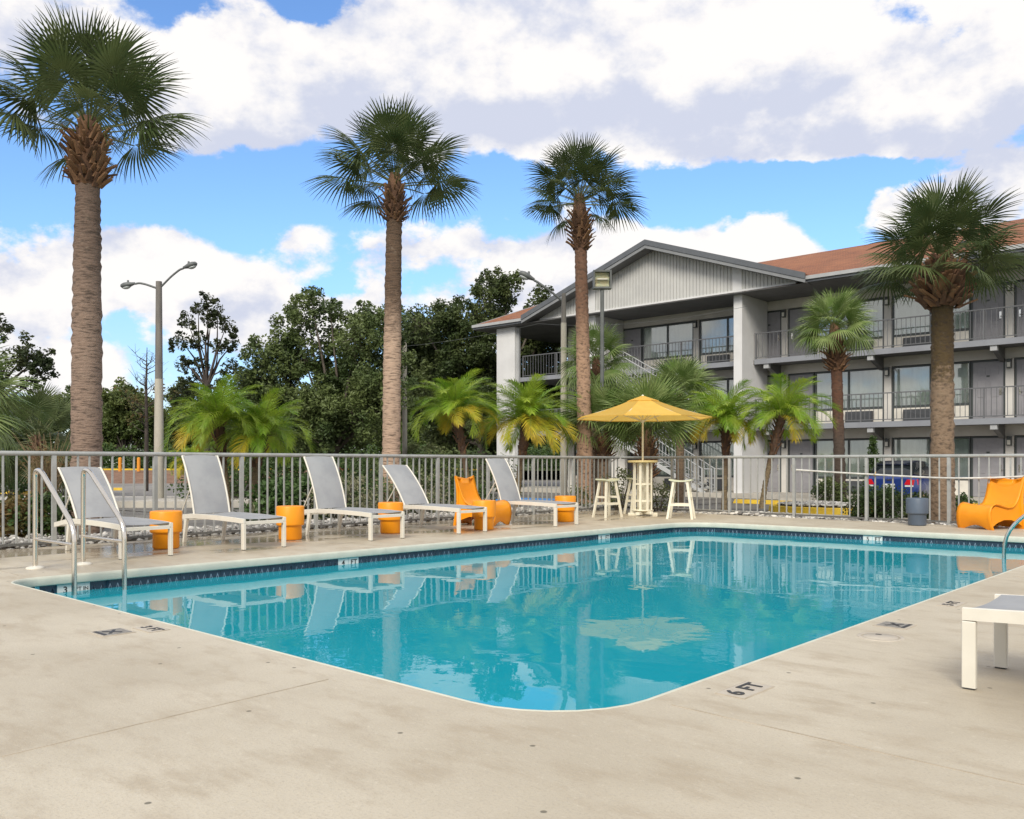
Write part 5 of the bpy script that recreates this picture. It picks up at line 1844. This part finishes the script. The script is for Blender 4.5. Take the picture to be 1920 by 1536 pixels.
# the wood behind the road: separate round trees
wood = [(-60, 84, 7.6, 4.5), (60, 92, 7.2, 5.0), (150, 88, 8.6, 4.6), (235, 82, 8.0, 4.2), (320, 86, 8.4, 4.4), (405, 90, 7.2, 4.6), (470, 84, 6.0, 4.2), (560, 88, 6.4, 4.5), (650, 86, 6.0, 4.5), (740, 92, 6.8, 4.6), (830, 86, 6.2, 4.6), (950, 92, 6.6, 5.0), (1060, 95, 7.0, 5.2)]
wl = ['round green tree far left, behind the hanging fronds', 'round green tree behind the dry twiggy shrub', 'round green tree directly behind the tallest palm trunk', 'round green tree behind the bare tree', 'round green tree right of the double lamp post, far back',
      'round green tree below the slender tufted tree', 'round green tree behind the feathery pair', 'round green tree behind the left oak, seen under its left side', 'round green tree seen through the left oak stems',
      'round green tree behind the second palm trunk, far back', 'round green tree seen under the broad right oak', 'round green tree behind the left white pier', 'round green tree seen through the motel breezeway']
for i, ((px, Y, h, wd), lab) in enumerate(zip(wood, wl)):
    broadleaf(px, Y, .4, lab, 100 + i, masses(100 + i, wd, 1.0, h, 20, 1.35, lambda v: math.sqrt(max(0, 1 - max(0, v - .3) ** 2 / .5)), .7), 1.2, .22, 'wood', .36, 85, bark='barkdark', group='round trees behind the far road', name='round_tree')
# dense undergrowth closing the view below the crowns
r = random.Random(77)
ub = MB()
for i in range(120):
    px = -260 + 1420 * (i + r.random()) / 120
    Y = r.uniform(73.5, 80)
    x, y = G(px, Y)
    leaf_cloud(ub, r, (x, y, .4 + r.uniform(.3, 1.5)), r.uniform(.9, 1.6), 170, .34)
o = ub.obj('undergrowth', M['hedge'], kind='stuff')
o['label'] = 'dark undergrowth closing off the far side of the verge'


def shrub(px, Y, z, label, seed, w_, h, m, s, n, name='shrub', stems=True, box=False, group=None, m2=None):
    r = random.Random(seed)
    x, y = G(px, Y)
    t = thing(name, label, 'shrub', (x, y, z), 0, group)
    b = MB()
    st = MB()
    for i in range(n):
        if box:
            c = Vector((r.uniform(-1, 1) * w_, r.uniform(-1, 1) * w_ * .9, h * (.12 + .82 * r.random())))
            rd = .12
        else:
            a, q = r.uniform(0, 2 * PI), math.sqrt(r.random())
            zz_ = h * (.15 + .85 * r.random())
            k = math.sqrt(max(.05, 1 - (zz_ / h - .45) ** 2 / .42))
            c = Vector((q * math.cos(a) * w_ * k, q * math.sin(a) * w_ * k, zz_))
            rd = .10 + .12 * w_
        leaf_cloud(b, r, c, rd, 26, s, r.choice((0, 0, 1)) if m2 else 0)
        if stems and i % 3 == 0:
            st.tube([(c.x * .15, c.y * .15, 0), (c.x * .6, c.y * .6, c.z * .55), c], [.014, .010, .004], 4, cap=False)
    if stems:
        st.obj('stems', M['bark'], t)
    b.obj('foliage', [M[m], M[m2]] if m2 else M[m], t, kind='stuff')
    return t


shrub(1642, 16.9, -.05, 'clipped dark green box shrub against the far fence, before the blue car', 201, .46, .66, 'hedge', .06, 170, 'box_shrub', box=True)
shrub(1554, 25.2, -.15, 'dark round shrub on the yellow kerbed island', 202, .50, .72, 'oak', .08, 70, 'round_shrub')
shrub(1728, 17.6, -.1, 'dark low shrub between the slate drum and the box shrub', 203, .42, .5, 'oak', .08, 50, 'round_shrub')
shrub(1800, 17.1, -.05, 'ferny green shrub at the foot of the stout mossy palm', 204, .30, .45, 'shrub', .07, 40, 'fern_shrub')
shrub(640, 16.3, -.05, 'cream flecked shrub between the third and fourth lounger', 205, .62, .85, 'variegated', .075, 70, 'flowering_shrub', m2='shrub')
shrub(705, 17.0, -.05, 'cream flecked shrub behind the fourth lounger back', 206, .55, .75, 'variegated', .075, 50, 'flowering_shrub', m2='shrub')
shrub(622, 18.3, -.1, 'red leaved shrub beside the third lounger back', 207, .32, 1.0, 'redleaf', .10, 26, 'red_shrub')
shrub(520, 15.6, -.05, 'glossy green shrub right of the second orange drum', 208, .55, .70, 'shrub', .12, 60, 'glossy_shrub')
shrub(555, 16.6, -.1, 'glossy green shrub directly behind the third lounger', 209, .6, .8, 'shrub', .12, 60, 'glossy_shrub')
shrub(800, 18.4, -.1, 'loose grey green shrub behind the fourth lounger and orange chair', 210, .75, .85, 'variegated', .07, 80, 'loose_shrub', m2='hedge')
shrub(880, 19.4, -.1, 'loose grey green shrub behind the orange chair', 211, .6, .6, 'hedge', .08, 60, 'loose_shrub')
shrub(1160, 19.9, -.05, 'thin leggy shrub behind the left bar stool', 212, .35, .95, 'pale', .06, 34, 'leggy_shrub')
shrub(1235, 19.6, -.05, 'thin leggy shrub between the tall table and the right stool', 213, .35, .62, 'pale', .06, 26, 'leggy_shrub')
shrub(1085, 20.2, -.05, 'thin leggy shrub at the foot of the third tall palm', 214, .3, .55, 'pale', .06, 22, 'leggy_shrub')
shrub(1637, 29.6, -.12, 'small dark cone shaped conifer before the lower windows', 215, .32, 1.9, 'hedge', .09, 8, 'conifer')
shrub(35, 12.8, -.05, 'brown green grassy clump at the left picture edge', 216, .6, .55, 'brownleaf', .10, 70, 'grass_clump', stems=False, m2='shrub')
shrub(102, 12.7, -.05, 'dark green clump behind the first lounger', 217, .34, .62, 'hedge', .09, 40, 'dark_clump')
shrub(20, 37, -.3, 'bright green shrub beyond the left wheel stop', 218, 1.6, 1.3, 'shrub', .16, 90, 'green_shrub')
shrub(120, 38, -.3, 'dark shrub beyond the road at the tallest palm foot', 219, 1.6, 1.5, 'hedge', .16, 90, 'dark_shrub')
shrub(796, 40, -.3, 'pale green rounded shrub right of the second palm trunk', 220, 1.4, 2.1, 'pale', .18, 110, 'pale_shrub')
shrub(450, 30, -.3, 'dark hedge behind the feathery pair of palms', 221, 2.2, 1.6, 'hedge', .15, 150, 'dark_hedge')
shrub(590, 31, -.3, 'dark hedge between the feathery pair and the second palm', 222, 2.3, 1.5, 'hedge', .15, 150, 'dark_hedge')
shrub(700, 34, -.3, 'dark hedge left of the pale street lamp', 223, 2.3, 1.5, 'oak', .16, 150, 'dark_hedge')
shrub(860, 36, -.3, 'dark hedge left of the white pier', 224, 2.6, 1.7, 'oak', .16, 160, 'dark_hedge')
# conifer: replace the loose cone by tiers
cn = bpy.data.objects['conifer']
for ch in list(cn.children):
    bpy.data.objects.remove(ch)
r = random.Random(215)
b = MB()
for i in range(90):
    f = i / 90
    q = .36 * (1 - f) ** .8 + .03
    a = i * 2.4
    leaf_cloud(b, r, (q * .6 * math.cos(a), q * .6 * math.sin(a), .1 + 1.95 * f), .09 + q * .3, 22, .09)
b.obj('foliage', M['hedge'], cn, kind='stuff')
MB().tube([(0, 0, 0), (0, 0, 1.6)], [.03, .01], 6).obj('stem', M['bark'], cn)
# spiky strap leaved plant by the second drum
r = random.Random(31)
x, y = G(478, 15.2)
t = thing('strap_plant', 'strap leaved plant with arching pale striped leaves near the second drum', 'plant', (x, y, -.05), 0)
for i in range(24):
    az, el = i * 2.4, r.uniform(.5, 1.4)
    L = r.uniform(.5, .75)
    pts = []
    px_, pz_ = 0, 0
    rows = []
    for k in range(7):
        f = k / 6
        a = el - 1.7 * f * f
        wd = .028 * math.sin(PI * min(1, .25 + .75 * f)) + .002
        rows.append(((px_, -wd, pz_), (px_, 0, pz_ - .012), (px_, wd, pz_)))
        px_ += math.cos(a) * L / 6
        pz_ += math.sin(a) * L / 6
    b = MB()
    vs = [p for q in rows for p in q]
    b.add(vs, [f for k in range(6) for f in ((3 * k, 3 * k + 3, 3 * k + 4, 3 * k + 1), (3 * k + 1, 3 * k + 4, 3 * k + 5, 3 * k + 2))], 0, True)
    b.obj('leaf', M['variegated'] if i % 3 == 0 else M['shrub'], t, rot=(0, 0, az))
# dry twiggy shrub
r = random.Random(32)
x, y = G(88, 21)
t = thing('twiggy_shrub', 'dry twiggy shrub of tangled tan stems left of the tallest trunk', 'shrub', (x, y, -.1), 0)
b = MB()
lf = MB()
for i in range(110):
    a, q = r.uniform(0, 2 * PI), r.uniform(.2, .75)
    h = r.uniform(.8, 1.95)
    e = Vector((q * math.cos(a), q * math.sin(a), h))
    m = Vector((e.x * .35, e.y * .35, h * .6)) + Vector((r.uniform(-.1, .1), r.uniform(-.1, .1), 0))
    b.tube([(e.x * .1, e.y * .1, 0), m, e], [.012, .008, .003], 4, cap=False)
    f = m + Vector((r.uniform(-.4, .4), r.uniform(-.4, .4), r.uniform(.1, .5)))
    b.tube([m, f], [.007, .003], 4, cap=False)
    if i % 2:
        leaf_cloud(lf, r, f, .16, 5, .08)
b.obj('stems', M['twig'], t)
lf.obj('foliage', M['brownleaf'], t, kind='stuff')
